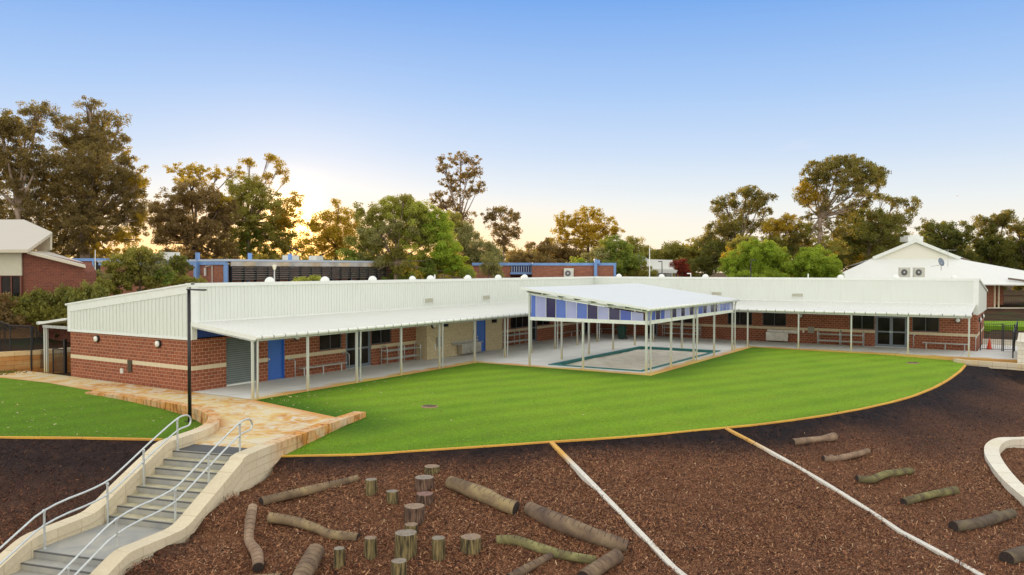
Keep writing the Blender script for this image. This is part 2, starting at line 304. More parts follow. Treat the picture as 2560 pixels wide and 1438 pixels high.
    def build(s,name,mats,parent=None,bevel=0,label=None,smooth=False,weld=False):
        o0=off(parent); me=bpy.data.meshes.new(name)
        vs=[(x-o0.x,y-o0.y,z-o0.z) for x,y,z in s.v]; me.from_pydata(vs,[],s.f)
        if not isinstance(mats,(list,tuple)): mats=[mats]
        for m in mats: me.materials.append(m)
        me.polygons.foreach_set('material_index',s.mi)
        uvl=me.uv_layers.new(name='UVMap').data
        for p in me.polygons:
            u=s.uv.get(p.index)
            if u:
                for k,li in enumerate(p.loop_indices): uvl[li].uv=u[k]
            else:
                n=p.normal; ax,ay,az=abs(n.x),abs(n.y),abs(n.z)
                for li in p.loop_indices:
                    c=me.vertices[me.loops[li].vertex_index].co+o0
                    uvl[li].uv=(c.y,c.z) if (ax>=ay and ax>=az) else ((c.x,c.z) if ay>=az else (c.x,c.y))
        if smooth: me.polygons.foreach_set('use_smooth',[len(p.vertices)<=4 for p in me.polygons])
        o=bpy.data.objects.new(name,me); COL.objects.link(o); o.parent=parent
        ROOT[o.name]=Vector(o0)
        if bevel:
            b=o.modifiers.new('bev','BEVEL'); b.width=bevel; b.segments=2; b.limit_method='ANGLE'; b.angle_limit=R(40)
        if label: o['label']=label
        return o
def copy_tree(o,parent=None):
    c=o.copy(); COL.objects.link(c); c.parent=parent
    for ch in list(o.children): copy_tree(ch,c)
    return c
# ------------------------------------------------------------------ terrain
def z6(x,y): return (560+x/3.5556,1090+y/3.5556)
def z7m(x,y): return (1040+x/3.5556,1090+y/3.5556)
def z8(x,y): return (1760+x/2.6725,900+y/2.6725)
EDGE_L=[(-500,1082),(-250,1090),(0,1093),(200,1094.5),(405,1098.5)]
EDGE_R=[(700,1140),(800,1138),(897,1136),(980,1131),(1066,1125),(1160,1119),(1280,1111),(1377,1104),(1480,1097.5),(1574,1091),(1670,1082.5),(1760,1073.5),(1805,1069.5),(1895,1061),(1984,1049.5),(2070,1037),(2156,1021.5),(2225,1006),(2284,989.5),(2335,969),(2373,948),(2400,928),(2413,913)]
edge=[]
for p in EDGE_L: v=pz(*p,-.3); edge.append((v.x,v.y,-.3))
nR=len(EDGE_R); rc=[]
for i,p in enumerate(EDGE_R):
    z=-.3*max(0,1-i/6)**1.3; v=pz(*p,z); rc.append((v.x,v.y,z))
edge+=rc
SW=[(55.35,3.55),(55.1,2.0),(54.8,.4),(53.6,-2.5),(51.5,-7),(48,-12)]
edge+=[(x,y,-.3) for x,y in SW[1:]]
E2=np.array([e[:2] for e in edge]); EZ=np.array([e[2] for e in edge])
def sdist(x,y):
    x=np.atleast_1d(np.asarray(x,float)); y=np.atleast_1d(np.asarray(y,float)); best=np.full(x.shape,1e9); sg=np.ones(x.shape); ze=np.zeros(x.shape)
    for i in range(len(E2)-1):
        a=E2[i]; d=E2[i+1]-a; L2=d@d; tt=((x-a[0])*d[0]+(y-a[1])*d[1])/L2; t=np.clip(tt,0 if i else -9,1 if i<len(E2)-2 else 9)
        qx=a[0]+t*d[0]; qy=a[1]+t*d[1]; ds=np.hypot(x-qx,y-qy); cr=d[0]*(y-a[1])-d[1]*(x-a[0])
        m=ds<best-1e-9; best=np.where(m,ds,best); sg=np.where(m,np.sign(-cr),sg); ze=np.where(m,EZ[i]*(1-np.clip(t,0,1))+EZ[i+1]*np.clip(t,0,1),ze)
    return best*sg,ze      # positive on the camera side
def gslope(d): return np.where(d<6.5,.27*d,.27*6.5+.13*(d-6.5))
TLx,TLy=14.82,21.46
def terr(x,y):
    x=np.atleast_1d(np.asarray(x,float)); y=np.atleast_1d(np.asarray(y,float)); d,ze=sdist(x,y); z=np.where(d>0,ze-.05-gslope(d),ze*np.clip(1+d/6,0,1))
    s_=(x-TLx)*-.9659+(y-TLy)*-.2588; r_=(x-TLx)*.2588+(y-TLy)*-.9659
    zs=np.where(s_<0,0,np.where(s_<2.52,-.486*s_,np.where(s_<4.8,-1.4,-1.4-.486*(s_-4.8))))-.06
    w=np.clip(1-(r_-2.85)/2.6,0,1)*(r_>1.2)*np.clip((s_-.2)/1.3,0,1)*np.clip(d/.8,0,1); w=w*w*(3-2*w)
    return z+np.maximum(zs-z,0)*w
def terr1(x,y): return float(terr(x,y)[0])
def gp(px,py,o=0):
    dx,dy,dz=ray(px,py); t=np.linspace(9,75,1400); z=H+dz*t; zt=terr(dx*t,dy*t)+o; k=np.argmax(z<zt)
    if z[k]>=zt[k]: k=len(t)-1
    f0=z[k-1]-zt[k-1]; f1=z[k]-zt[k]; tt=t[k-1]+(t[k]-t[k-1])*f0/(f0-f1); return Vector((dx*tt,dy*tt,H+dz*tt)),tt
def cdt_sheet(name,poly,zf,mtl,step=.6,zo=0,attrs=None,kind='structure',holes=()):
    from mathutils.geometry import delaunay_2d_cdt
    P=np.array([p[:2] for p in poly]); vs=[Vector(p[:2]) for p in poly]; n=len(vs); faces=[list(range(n))]; edges=[]
    def inside(x,y,Q):
        c=np.zeros(x.shape,bool); j=len(Q)-1
        for i in range(len(Q)):
            xi,yi=Q[i]; xj,yj=Q[j]
            c^=((yi>y)!=(yj>y))&(x<(xj-xi)*(y-yi)/((yj-yi)+1e-12)+xi); j=i
        return c
    lo=P.min(0); hi=P.max(0); gx,gy=np.meshgrid(np.arange(lo[0]+step/2,hi[0],step),np.arange(lo[1]+step/2,hi[1],step)); gx=gx.ravel()+nr.uniform(-.15,.15,gx.size)*step; gy=gy.ravel()+nr.uniform(-.15,.15,gy.size)*step
    m=inside(gx,gy,P); 
    ed=np.full(gx.shape,1e9)
    for i in range(n):
        a=P[i]; d=P[(i+1)%n]-a; L2=max(d@d,1e-9); t=np.clip(((gx-a[0])*d[0]+(gy-a[1])*d[1])/L2,0,1); ed=np.minimum(ed,np.hypot(gx-a[0]-t*d[0],gy-a[1]-t*d[1]))
    m&=ed>step*.3; vs+= [Vector((a,b)) for a,b in zip(gx[m],gy[m])]
    r=delaunay_2d_cdt(vs,[],faces,1,1e-5); V=np.array([(v.x,v.y) for v in r[0]]); z=zf(V[:,0],V[:,1])+zo
    me=bpy.data.meshes.new(name); me.from_pydata([(a,b,c) for (a,b),c in zip(V,z)],[],[f for f in r[2]]); me.materials.append(mtl)
    if attrs:
        for an,fn in attrs.items():
            at=me.attributes.new(an,'FLOAT','POINT'); at.data.foreach_set('value',np.asarray(fn(V[:,0],V[:,1]),dtype=np.float32))
    me.polygons.foreach_set('use_smooth',[True]*len(me.polygons))
    if me.polygons[0].normal.z<0: me.flip_normals()
    o=bpy.data.objects.new(name,me); COL.objects.link(o); ROOT[o.name]=Vector((0,0,0)); props(o,kind=kind); return o
def segdist(x,y,segs):
    b=np.full(np.shape(x),1e9)
    for (ax,ay),(bx,by) in segs:
        dx,dy=bx-ax,by-ay; t=np.clip(((x-ax)*dx+(y-ay)*dy)/(dx*dx+dy*dy),0,1); b=np.minimum(b,np.hypot(x-ax-t*dx,y-ay-t*dy))
    return b
# stair frame
TL=Vector((14.82,21.46,0)); SD=Vector((-.9659,-.2588,0)); SR=Vector((.2588,-.9659,0)); SWID=2.42; RI=.175; TR_=.36
def st(s,r,z): return TL+SD*s+SR*r+Vector((0,0,z))
def sline(s):
    if s<0: return 0
    if s<7*TR_: return -RI*(s/TR_)-0.0
    if s<4.8: return -8*RI+ (RI*max(0,1-(s-7*TR_)/.3))
    return -8*RI-RI*(s-4.8)/TR_
# ---- lawn, mulch, paths
wallR=[pz(901,1029,.15),pz(835,1050,.15),pz(773,1072.6,.15),pz(700,1099,.15),pz(652,1116,.15)]
lawnR=[(22.5,26.93),(38.45,26.93),(38.45,16.22),(56.4,16.22),(56.4,3.0),(55.5,3.3)]+[(p[0],p[1]) for p in rc[::-1]]+[(wallR[3].x,wallR[3].y),(wallR[2].x,wallR[2].y),(wallR[1].x,wallR[1].y),(pz(855,1046).x,pz(855,1046).y)]
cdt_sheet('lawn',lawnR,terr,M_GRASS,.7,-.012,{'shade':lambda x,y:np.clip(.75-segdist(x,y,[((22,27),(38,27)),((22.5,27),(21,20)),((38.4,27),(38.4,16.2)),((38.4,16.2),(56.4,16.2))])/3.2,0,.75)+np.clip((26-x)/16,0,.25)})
wc=[(224,979,.03),(300,987,.05),(380,998,.08),(450,1009,.12),(500,1020,.16),(531,1034,.2),(536,1047,.24),(522,1062,.28),(495,1075,.32),(455,1087,.35)]
wallL=[pz(*p) for p in wc]
def zl(x,y):
    d,ze=sdist(x,y); return -.3+.29*np.clip((-d-2.5)/6,0,1)
lawnLp=[(e[0],e[1]) for e in edge[:5]]+[(st(0,-.2,0).x-.3,st(0,-.2,0).y)]+[(p.x,p.y) for p in wallL[::-1]]
q=[pz(225,976,0),pz(120,957,0),pz(0,944,0),pz(-200,925,0)]
lawnLp+=[(p.x,p.y) for p in q]
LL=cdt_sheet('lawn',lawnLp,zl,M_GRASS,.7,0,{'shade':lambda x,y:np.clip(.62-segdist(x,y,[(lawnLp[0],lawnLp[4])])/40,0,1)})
# kerb under the left lawn where it meets the path is the wall itself
mul_far=[(e[0],e[1]) for e in edge]
outer=[fr(6,16),fr(6,-16),fr(16,-26)]
mul=mul_far+[(45,-18),(30,-16),(12,-12),(4,-6),(0,4),(-1,14),(-2,24)]
SK=M_MULCH
def inwall(x,y):   # stair corridor drops out of the mulch sheet
    rel_x=x-TL.x; rel_y=y-TL.y; s=rel_x*SD.x+rel_y*SD.y; r=rel_x*SR.x+rel_y*SR.y; return s,r
def mz(x,y):
    z=terr(x,y); s,r=inwall(x,y); m=(s>-1.2)&(r>-.25)&(r<SWID+.25); n=.025*np.sin(x*5.1+y*2.3)+.03*np.sin(x*1.9-y*3.7)+.03*np.sin(x*.8+2*np.sin(y*.6)); dd,_=sdist(x,y); return np.where(m,z-1.3,z+n*np.clip((dd-.15)/1.8,0,1))
def edge_dark(x,y):  # mulch darker near the lawn edge and over the left bed
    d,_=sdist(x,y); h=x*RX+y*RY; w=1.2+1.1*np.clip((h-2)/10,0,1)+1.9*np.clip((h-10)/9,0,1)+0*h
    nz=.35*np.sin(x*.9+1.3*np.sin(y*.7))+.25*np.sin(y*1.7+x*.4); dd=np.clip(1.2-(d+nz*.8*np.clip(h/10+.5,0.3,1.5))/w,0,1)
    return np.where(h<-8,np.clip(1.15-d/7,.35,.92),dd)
cdt_sheet('mulch_bank',mul,mz,M_MULCH,.45,0,{'edge_dark':edge_dark})
# base ground
def base_ground():
    xs=np.concatenate([np.arange(-300,-20,20),np.arange(-20,90,2.5),np.arange(90,160,6),np.arange(160,900,40)]); ys=np.concatenate([np.arange(-400,-30,25),np.arange(-30,80,2.5),np.arange(80,150,6),np.arange(150,900,40)])
    X,Y=np.meshgrid(xs,ys); Z=gz(X.ravel(),Y.ravel()); nx=len(xs); F_=[(j*nx+i,j*nx+i+1,(j+1)*nx+i+1,(j+1)*nx+i) for j in range(len(ys)-1) for i in range(nx-1)]
    me=bpy.data.meshes.new('ground'); me.from_pydata(list(zip(X.ravel(),Y.ravel(),Z)),[],F_); me.materials.append(M_DIRT); me.polygons.foreach_set('use_smooth',[True]*len(F_))
    o=bpy.data.objects.new('ground',me); COL.objects.link(o); props(o,kind='structure')
def gz(x,y):
    x=np.asarray(x,float); y=np.asarray(y,float)
    D=x*FX+y*FY; t=terr(x.ravel(),y.ravel()).reshape(x.shape); near=t-.5
    s,r=inwall(x,y); near=np.where((s>-2)&(r>-1.5)&(r<SWID+1.5)&(D<30),near-1.5,near)
    far=-.35+1.7*np.clip((D-70)/22,0,1)
    # raised terrace behind the left wing
    ter=np.clip((y-46.5)/7,0,1)*np.clip((62-x)/10,0,1)*2.3
    far=np.maximum(far,-.35+ter)
    k=np.clip((D-30)/20,0,1); dd,_=sdist(x.ravel(),y.ravel()); dd=dd.reshape(x.shape)
    return np.where(dd>-1.0,near,np.minimum(far,far))
base_ground()
# concrete slab with the pit cut out
sl=MB()
PX0,PX1,PY0,PY1=39.6,52.4,17.15,22.9
def slabpiece(x0,x1,y0,y1):
    sl.box(x0,x1,y0,y1,-.3,0)
def slab_sheet():
    eds=[((22.45,26.95),(38.45,26.95)),((38.45,26.95),(38.45,16.2)),((38.45,16.2),(56.45,16.2)),((56.45,16.2),(56.45,3)),((56.45,3.),(56.45,.5))]
    bm=MB(); vals=[]
    def grid(x0,x1,y0,y1,st_=.5):
        nx=max(1,round((x1-x0)/st_)); ny=max(1,round((y1-y0)/st_)); i0=len(bm.v)
        for j in range(ny+1):
            for i in range(nx+1): bm.v.append((x0+(x1-x0)*i/nx,y0+(y1-y0)*j/ny,0))
        for j in range(ny):
            for i in range(nx):
                a=i0+j*(nx+1)+i; bm.f.append((a,a+1,a+nx+2,a+nx+1)); bm.mi.append(0)
    grid(22.45,61.5,26.95,31.2); grid(38.45,PX0,16.2,26.95); grid(PX1,61.5,16.2,26.95); grid(PX0,PX1,16.2,PY0); grid(PX0,PX1,PY1,26.95); grid(56.45,61.5,.5,16.2)
    # edges
    for a,b in (((22.45,26.95),(38.45,26.95)),((38.45,26.95),(38.45,16.2)),((38.45,16.2),(56.45,16.2)),((56.45,16.2),(56.45,.5)),((56.45,.5),(61.5,.5)),((PX0,PY0),(PX1,PY0)),((PX1,PY0),(PX1,PY1)),((PX1,PY1),(PX0,PY1)),((PX0,PY1),(PX0,PY0))):
        bm.face([(*a,-.4),(*b,-.4),(*b,0),(*a,0)])
    o=bm.build('verandah_slab',M_CONC); props(o,kind='structure'); me=o.data; co=np.empty(len(me.vertices)*3); me.vertices.foreach_get('co',co); co=co.reshape(-1,3)
    at=me.attributes.new('edge','FLOAT','POINT'); at.data.foreach_set('value',segdist(co[:,0],co[:,1],eds).astype(np.float32))
slab_sheet()
# footpath
baseL=[pz(549,1066,0),pz(541,1082,0),pz(520,1096,0),pz(482,1111.6,0)]
fp=[(p.x,p.y) for p in q[::-1]]
fp=[(q[3].x,q[3].y),(q[2].x,q[2].y),(q[1].x,q[1].y),(q[0].x,q[0].y)]+[(wallL[i].x,wallL[i].y) for i in (1,2,3,4,5,6,7,8,9)]+[(TL.x,TL.y),(st(0,SWID,0).x,st(0,SWID,0).y)]+[(wallR[4].x,wallR[4].y),(wallR[3].x,wallR[3].y),(wallR[2].x,wallR[2].y),(pz(855,1046).x,pz(855,1046).y),(22.43,26.93),(22.43,44.9),(21.2,45.3),(19.5,50),(17,60)]
lp=[(wallL[i].x,wallL[i].y) for i in range(10)]
pes=[(lp[i],lp[i+1]) for i in range(6)]+[((pz(855,1046).x,pz(855,1046).y),(22.43,26.93)),((q[0].x,q[0].y),(q[2].x,q[2].y))]
cdt_sheet('footpath',fp,lambda x,y:x*0-.003,M_PATH,.6,0,{'edge':lambda x,y:segdist(x,y,pes)})
# sand
sd=[(PX0+.18,PY0+.18),(PX1-.18,PY0+.18),(PX1-.18,PY1-.18),(PX0+.18,PY1-.18)]
cdt_sheet('sand',sd,lambda x,y:-.13+.05*np.sin(x*1.1)*np.cos(y*1.3)+.03*np.sin(x*3.1+y*2),M_SAND,.3)
b=MB(); w=.24; sp=thing('sandpit_border','teal rubber edging frame around the white sand pit','sandpit edging',(46,PY0,0))
for (x0,x1,y0,y1) in ((PX0,PX1,PY0,PY0+w),(PX0,PX1,PY1-w,PY1),(PX0,PX0+w,PY0+w,PY1-w),(PX1-w,PX1,PY0+w,PY1-w)):
    MB().box(x0,x1,y0,y1,-.35,.045).build('edging_strip',M_TEAL,sp,bevel=.02)
# lawn border edging (kerbs)
def kerb(name,pts,w,zt,zb,mtl,label,cat,group=None):
    b=MB().ribbon([(p[0],p[1],zt(p),zb(p)) for p in pts],w); o=b.build(name,mtl); return props(o,label,cat,group)
def kerbmat(name,c1,c2,c3,f0,f1):
    t=NT(name); n=t.noise(.6,5); n2=t.noise(20,5); c=t.mix(t.rng(n,.35,.65),c1,c2)
    e=t.attr('along'); c=t.mix(t.rng(e,f0,f1),c,c3); c=t.mix(t.rng(n2,.4,.8,0,.4),c,(.2,.1,.03)); return t.out(c,.85,.2)
def rib_attr(o,vals):
    at=o.data.attributes.new('along','FLOAT','POINT'); at.data.foreach_set('value',np.asarray(vals,dtype=np.float32))
M_KERB=kerbmat('ochre_kerb',(.68,.40,.06),(.60,.30,.06),(.68,.40,.06),50,60)
rcf=[]
for i in range(len(rc)-1):
    a,b_=Vector(rc[i]),Vector(rc[i+1])
    for k in range(3): rcf.append(a.lerp(b_,k/3))
rcf.append(Vector(rc[-1]))
kerb('lawn_edging',rcf,.13,lambda p:p[2]+.012,lambda p:p[2]-.4,M_KERB,'long curved ochre kerb between the big lawn and the mulch bank','kerb')
kerb('lawn_edging',[edge[i] for i in range(5)],.14,lambda p:p[2]+.02,lambda p:p[2]-.4,M_KERB,'thin straight rusty kerb between the left lawn and the dark mulch','kerb')
def strip(px,label,s0):
    pts=[]; 
    P=[gp(x,y,.03)[0] for x,y in px]
    A_,B_,C_=P[0],P[len(P)//2],P[-1]; tm=(B_-A_).length/((B_-A_).length+(C_-B_).length)
    for k in range(61):
        t=k/60; pts.append(A_*((t-tm)*(t-1)/(tm))+B_*(t*(t-1)/(tm*(tm-1)))+C_*(t*(t-tm)/(1-tm)))
    
    pts=[(p.x,p.y,terr1(p.x,p.y)+.075,terr1(p.x,p.y)-.3) for p in pts]
    o=MB().ribbon(pts,.15).build('mowing_strip',kerbmat('pale_strip'+str(s0),(.66,.64,.58),(.60,.58,.52),(.66,.64,.58),50,60))
    m=o.data.materials[0]; P0=Vector(pts[0][:2]); vals=[(Vector(v.co[:2])-P0).length for v in o.data.vertices]; rib_attr(o,vals)
    # ochre stain fades away from the lawn end
    for nd in m.node_tree.nodes:
        if nd.type=='MAP_RANGE' and nd.inputs['From Min'].default_value==50: nd.inputs['From Min'].default_value=s0*1.5; nd.inputs['From Max'].default_value=s0*.8; nd.inputs['To Min'].default_value=0; nd.inputs['To Max'].default_value=1
        if nd.type=='MIX' and abs(nd.inputs[7].default_value[0]-.66)<.01: nd.inputs[7].default_value=(.62,.36,.10,1)
    props(o,label,'edging strip','concrete strips across the mulch')
strip([(1377.5,1107),(1425,1157.5),(1490,1216.6),(1554.7,1287),(1630.6,1360),(1715,1438),(1800,1515)],'pale concrete strip running down the mulch beside the two biggest logs',1.0)
strip([(1812,1071),(1872,1102),(1947,1143),(2059,1214),(2171.6,1278),(2283.8,1347),(2396,1412.6),(2490,1462)],'pale concrete strip running down the mulch beside the row of stepping logs',1.3)
# ------------------------------------------------------------------ SCHOOL BUILDING
X0=22.45; YB=31.04; XA=61.4; YE=2.92
bld=thing('school_building','long L-shaped white steel and red block school building with verandah','building',(X0,YB,0))
T=.24
def openings(axis,fix,dirn,rng_,ops,z0,z1,mtl,name='wall',th=T,label=None):
    m=MB(); a,b_=rng_; ops=sorted(ops); cur=a
    def bx(u0,u1,za,zb):
        if u1-u0<.005 or zb-za<.005: return
        if axis=='x': m.box(u0,u1,fix,fix+dirn*th,za,zb)
        else: m.box(fix,fix+dirn*th,u0,u1,za,zb)
    for (u0,u1,za,zb) in ops:
        bx(cur,u0,z0,z1); bx(u0,u1,z0,za); bx(u0,u1,zb,z1); cur=u1
    bx(cur,b_,z0,z1); return m.build(name,mtl,bld,label=label)
# front wall of left wing
opsL=[(24.25,26.05,0,2.25),(26.66,27.71,0,2.12),(30.05,31.65,1.16,2.22),(31.95,33.95,0,2.22),(33.99,35.65,1.16,2.22)]
openings('x',YB,1,(X0,37.9),opsL,0,2.3,M_BRICK)
opsL2=[(48.4,50.95,1.16,2.2),(51.0,52.05,0,2.2),(52.1,54.0,1.16,2.2),(59.2,60.6,0,2.2)]
openings('x',YB,1,(46.05,XA),opsL2,0,2.95,M_BRICK)
opsC=[(39.45,40.05,1.85,2.2),(43.0,44.05,0,2.12),(44.75,45.45,1.8,2.15)]
openings('x',30.2,1,(37.88,46.05),opsC,0,2.95,M_CREAMW,label='cream block wall')
MB().box(37.88,38.12,30.44,YB,0,2.95).build('wall',M_CREAMW,bld,label='cream block return wall'); MB().box(45.8,46.05,30.44,YB,0,2.95).build('wall',M_CREAMW,bld,label='cream block return wall')
MB().box(X0+.15,37.88,YB,YB+.1,2.36,3.0).build('soffit_panel',M_BLUED,bld,label='dark blue panel under the verandah roof')
# end wall
openings('y',X0+.001,1,(YB+.001,40.75),[],0,2.3,M_BRICK)
# back walls, right wing
opsR=[(5.15,6.8,1.16,2.2),(7.07,9.13,0,2.2),(9.17,10.8,1.16,2.2),(15.2,16.93,1.16,2.2),(17.7,19.6,1.16,2.2),(22.2,24.0,1.16,2.2),(25.3,26.4,0,2.2)]
openings('y',XA,1,(YE,YB),opsR,0,2.95,M_BRICK)
openings('x',YE+.001,1,(XA+.24,70.4),[],0,2.95,M_BRICK)
openings('x',40.6,1,(X0+.3,71),[],0,2.6,M_BRICK); openings('y',70.3,1,(YE+.3,40.5),[],0,2.6,M_BRICK)
# cream bands (3 mm proud)
def band(axis,fix,dirn,segs):
    m=MB()
    for a,b_ in segs:
        if axis=='x': m.box(a,b_,fix-dirn*.004,fix+.02,.93,1.12)
        else: m.box(fix-dirn*.004,fix+.02,a,b_,.93,1.12)
    m.build('cream_band',M_CREAM,bld)
[band('x',YB,1,[sg]) for sg in ((X0-.004,24.25),(26.05,26.66),(27.71,31.95),(33.95,37.88),(46.05,51.0),(52.05,59.2))]
[band('y',XA,1,[sg]) for sg in ((YE,7.07),(9.13,25.3),(26.4,YB-.01))]; band('y',X0,1,[(YB+.02,40.75)]); band('x',YE,1,[(XA+.02,70.4)])
# doors, windows
def leaf_door(axis,fix,u0,u1,mtl,rec=.1,z1=2.12,label=None):
    m=MB(); 
    if axis=='x': m.box(u0+.04,u1-.04,fix+rec,fix+rec+.05,.01,z1-.04)
    else: m.box(fix+rec,fix+rec+.05,u0+.04,u1-.04,.01,z1-.04)
    d=m.build('door',mtl,bld,label=label); f=MB()
    for a,b_ in ((u0,u0+.04),(u1-.04,u1)):
        if axis=='x': f.box(a,b_,fix+.02,fix+rec+.08,0,z1)
        else: f.box(fix+.02,fix+rec+.08,a,b_,0,z1)
    if axis=='x': f.box(u0+.04,u1-.04,fix+.02,fix+rec+.08,z1-.04,z1)
    else: f.box(fix+.02,fix+rec+.08,u0+.04,u1-.04,z1-.04,z1)
    f.build('door_frame',mtl,d); h=MB()
    if axis=='x': h.box(u0+.1,u0+.2,fix+rec-.04,fix+rec-.003,.98,1.06)
    h.v and h.build('handle',M_GALVD,d)
leaf_door('x',YB,26.66,27.71,M_BLUE,.12,label='blue door next to the roller shutter'); leaf_door('x',30.2,43.0,44.05,M_BLUE,.06,label='blue door in the cream wall')
def window(axis,fix,u0,u1,z0,z1,n=2):
    f=MB(); g=MB(); t=.045
    def bx(m,a,b_,c,d,r0,r1):
        if axis=='x': m.box(a,b_,fix+r0,fix+r1,c,d)
        else: m.box(fix+r0,fix+r1,a,b_,c,d)
    bx(f,u0,u1,z0,z0+t,.04,.12); bx(f,u0,u1,z1-t,z1,.04,.12)
    for k in range(n+1):
        u=u0+(u1-u0)*k/n; a=min(max(u-t/2,u0),u1-t); bx(f,a,a+t,z0+t,z1-t,.04,.12)
    fo=f.build('window',M_DGREY,bld)
    for k in range(n):
        a=u0+(u1-u0)*k/n+t*.4; b_=u0+(u1-u0)*(k+1)/n-t*.4; g=MB(); bx(g,a,b_,z0+t,z1-t,.085,.095); g.build('pane',M_GLASS,fo)
def glazed(axis,fix,u0,u1,z1=2.2,n=2):
    f=MB(); t=.075
    def bx(m,a,b_,c,d,r0=.05,r1=.12):
        if axis=='x': m.box(a,b_,fix+r0,fix+r1,c,d)
        else: m.box(fix+r0,fix+r1,a,b_,c,d)
    bx(f,u0,u1,z1-t,z1,.03,.14)
    for a in (u0,u1-t): bx(f,a,a+t,0,z1-t,.03,.14)
    fo=f.build('door_frame',M_GREYBLUE,bld); W=(u1-u0-2*t)/n
    for k in range(n):
        a=u0+t+W*k; b_=a+W; m=MB(); bx(m,a,a+.1,.02,z1-t); bx(m,b_-.1,b_,.02,z1-t); bx(m,a+.1,b_-.1,.02,.18); bx(m,a+.1,b_-.1,1.0,1.1); bx(m,a+.1,b_-.1,z1-t-.1,z1-t)
        d=m.build('door',M_GREYBLUE,bld); 
        g=MB(); bx(g,a+.1,b_-.1,.18,1.0,.08,.09); bx(g,a+.1,b_-.1,1.1,z1-t-.1,.08,.09); g.build('pane',M_GLASS,d)
        h=MB(); bx(h,(b_-.09) if k==0 else a+.03,(b_-.03) if k==0 else a+.09,.98,1.12,.0,.049); h.build('handle',M_GALVD,d)
    m=MB(); bx(m,u0-.02,u1+.02,0.002,.03,-.05,.16); m.build('threshold',M_GALVD,bld)
for o_ in (opsL[2],opsL[4]): window('x',YB,*o_)
window('x',YB,*opsL2[0],3); window('x',YB,*opsL2[2]); window('x',30.2,*opsC[0],1); window('x',30.2,*opsC[2],1)
glazed('x',YB,31.95,33.95,2.22); glazed('x',YB,51.0,52.05,2.2,1); glazed('x',YB,59.2,60.6,2.2,2)
for i in (0,2,3,4,5): window('y',XA,*opsR[i])
glazed('y',XA,7.07,9.13); glazed('y',XA,25.3,26.4,2.2,1)
# roller door
m=MB()
for k in range(22):
    z=.07+k*.1; m.hexa([(24.27,YB+.12,z),(26.03,YB+.12,z),(26.03,YB+.2,z),(24.27,YB+.2,z),(24.27,YB+.15,z+.07),(26.03,YB+.15,z+.07),(26.03,YB+.2,z+.07),(24.27,YB+.2,z+.07)]); m.m=1; m.box(24.27,26.03,YB+.17,YB+.2,z+.07,z+.1); m.m=0
rd=m.build('roller_door',[M_SHUT,mat('shutter_groove',(.05,.06,.06),.7)],bld); MB().box(24.27,26.03,YB+.11,YB+.2,.0,.07).build('bottom_rail',M_WTRIM,rd); MB().box(26.03,26.09,YB-.02,YB+.2,0,2.25).box(24.21,24.25,YB+.005,YB+.2,0,2.25).build('guide',M_GALV,rd)
MB().box(24.25,26.05,YB+.22,YB+.24,0,2.3).build('wall',M_DGREY,bld)
# interior dark boxes behind the windows (rooms)
MB().box(X0+.3,37.8,YB+1.8,YB+1.9,0,2.6).box(46,XA,YB+1.8,YB+1.9,0,2.6).box(XA+1.8,XA+1.9,YE+.3,YB,0,2.6).box(38.2,45.8,YB+.9,YB+1,0,2.6).build('inner_partition',mat('room_dark',(.08,.07,.06),.9),bld)
# upper cladding + ribs
def clad_front(axis):
    m=MB()
    if axis=='x':
        m.box(X0-.03,XA+.03,YB-.03,YB+.1,3.0,4.72)
        x=X0+.25
        while x<XA-.1: m.hexa([(x-.028,YB-.03,3.02),(x+.028,YB-.03,3.02),(x+.028,YB-.028,3.02),(x-.028,YB-.028,3.02)][:0] or [(x-.03,YB-.055,3.03),(x+.03,YB-.055,3.03),(x+.03,YB-.029,3.03),(x-.03,YB-.029,3.03),(x-.03,YB-.055,4.62),(x+.03,YB-.055,4.62),(x+.03,YB-.029,4.62),(x-.03,YB-.029,4.62)]); x+=.2
    else:
        m.box(XA-.03,XA+.1,YE-.03,YB-.03,3.0,4.72); y=YE+.45
        while y<YB-.1: m.box(XA-.055,XA-.029,y-.03,y+.03,3.03,4.62); y+=.2
    return m
clad_front('x').build('wall_cladding',M_WHITE,bld); clad_front('y').build('wall_cladding',M_WHITE,bld)
MB().box(X0-.06,X0+.22,YB-.065,YB-.03,2.29,4.62).box(X0+.22,X0+.3,YB-.06,YB-.03,3.0,4.62).build('corner_trim',M_WTRIM,bld)
MB().box(X0-.08,XA-.03,YB-.08,YB+.3,4.62,4.78).box(XA-.07,XA+.3,YE-.08,YB-.08,4.62,4.78).build('parapet_capping',M_WTRIM,bld)
# end wall cladding (left)  z slopes 4.72 -> 3.6
def zend(y): return 4.72-(y-YB)*(1.12/9.85)
m=MB(); y1=40.9
m.hexa([(X0-.03,YB-.03,2.29),(X0+.1,YB-.03,2.29),(X0+.1,y1,2.29),(X0-.03,y1,2.29),(X0-.03,YB-.03,4.7),(X0+.1,YB-.03,4.7),(X0+.1,y1,3.6),(X0-.03,y1,3.6)])
y=YB+.35
while y<y1-.45:
    zt=zend(y)-.38; m.hexa([(X0-.062,y-.03,2.42),(X0-.029,y-.03,2.42),(X0-.029,y+.03,2.42),(X0-.062,y+.03,2.42),(X0-.062,y-.03,zt),(X0-.029,y-.03,zt),(X0-.029,y+.03,zt),(X0-.062,y+.03,zt)]); y+=.28
m.build('wall_cladding',M_WHITE,bld)
m=MB(); m.hexa([(X0-.1,YB-.08,4.72),(X0+.1,YB-.08,4.72),(X0+.1,y1+.15,3.58),(X0-.1,y1+.15,3.58),(X0-.1,YB-.08,4.80),(X0+.1,YB-.08,4.80),(X0+.1,y1+.15,3.66),(X0-.1,y1+.15,3.66)])
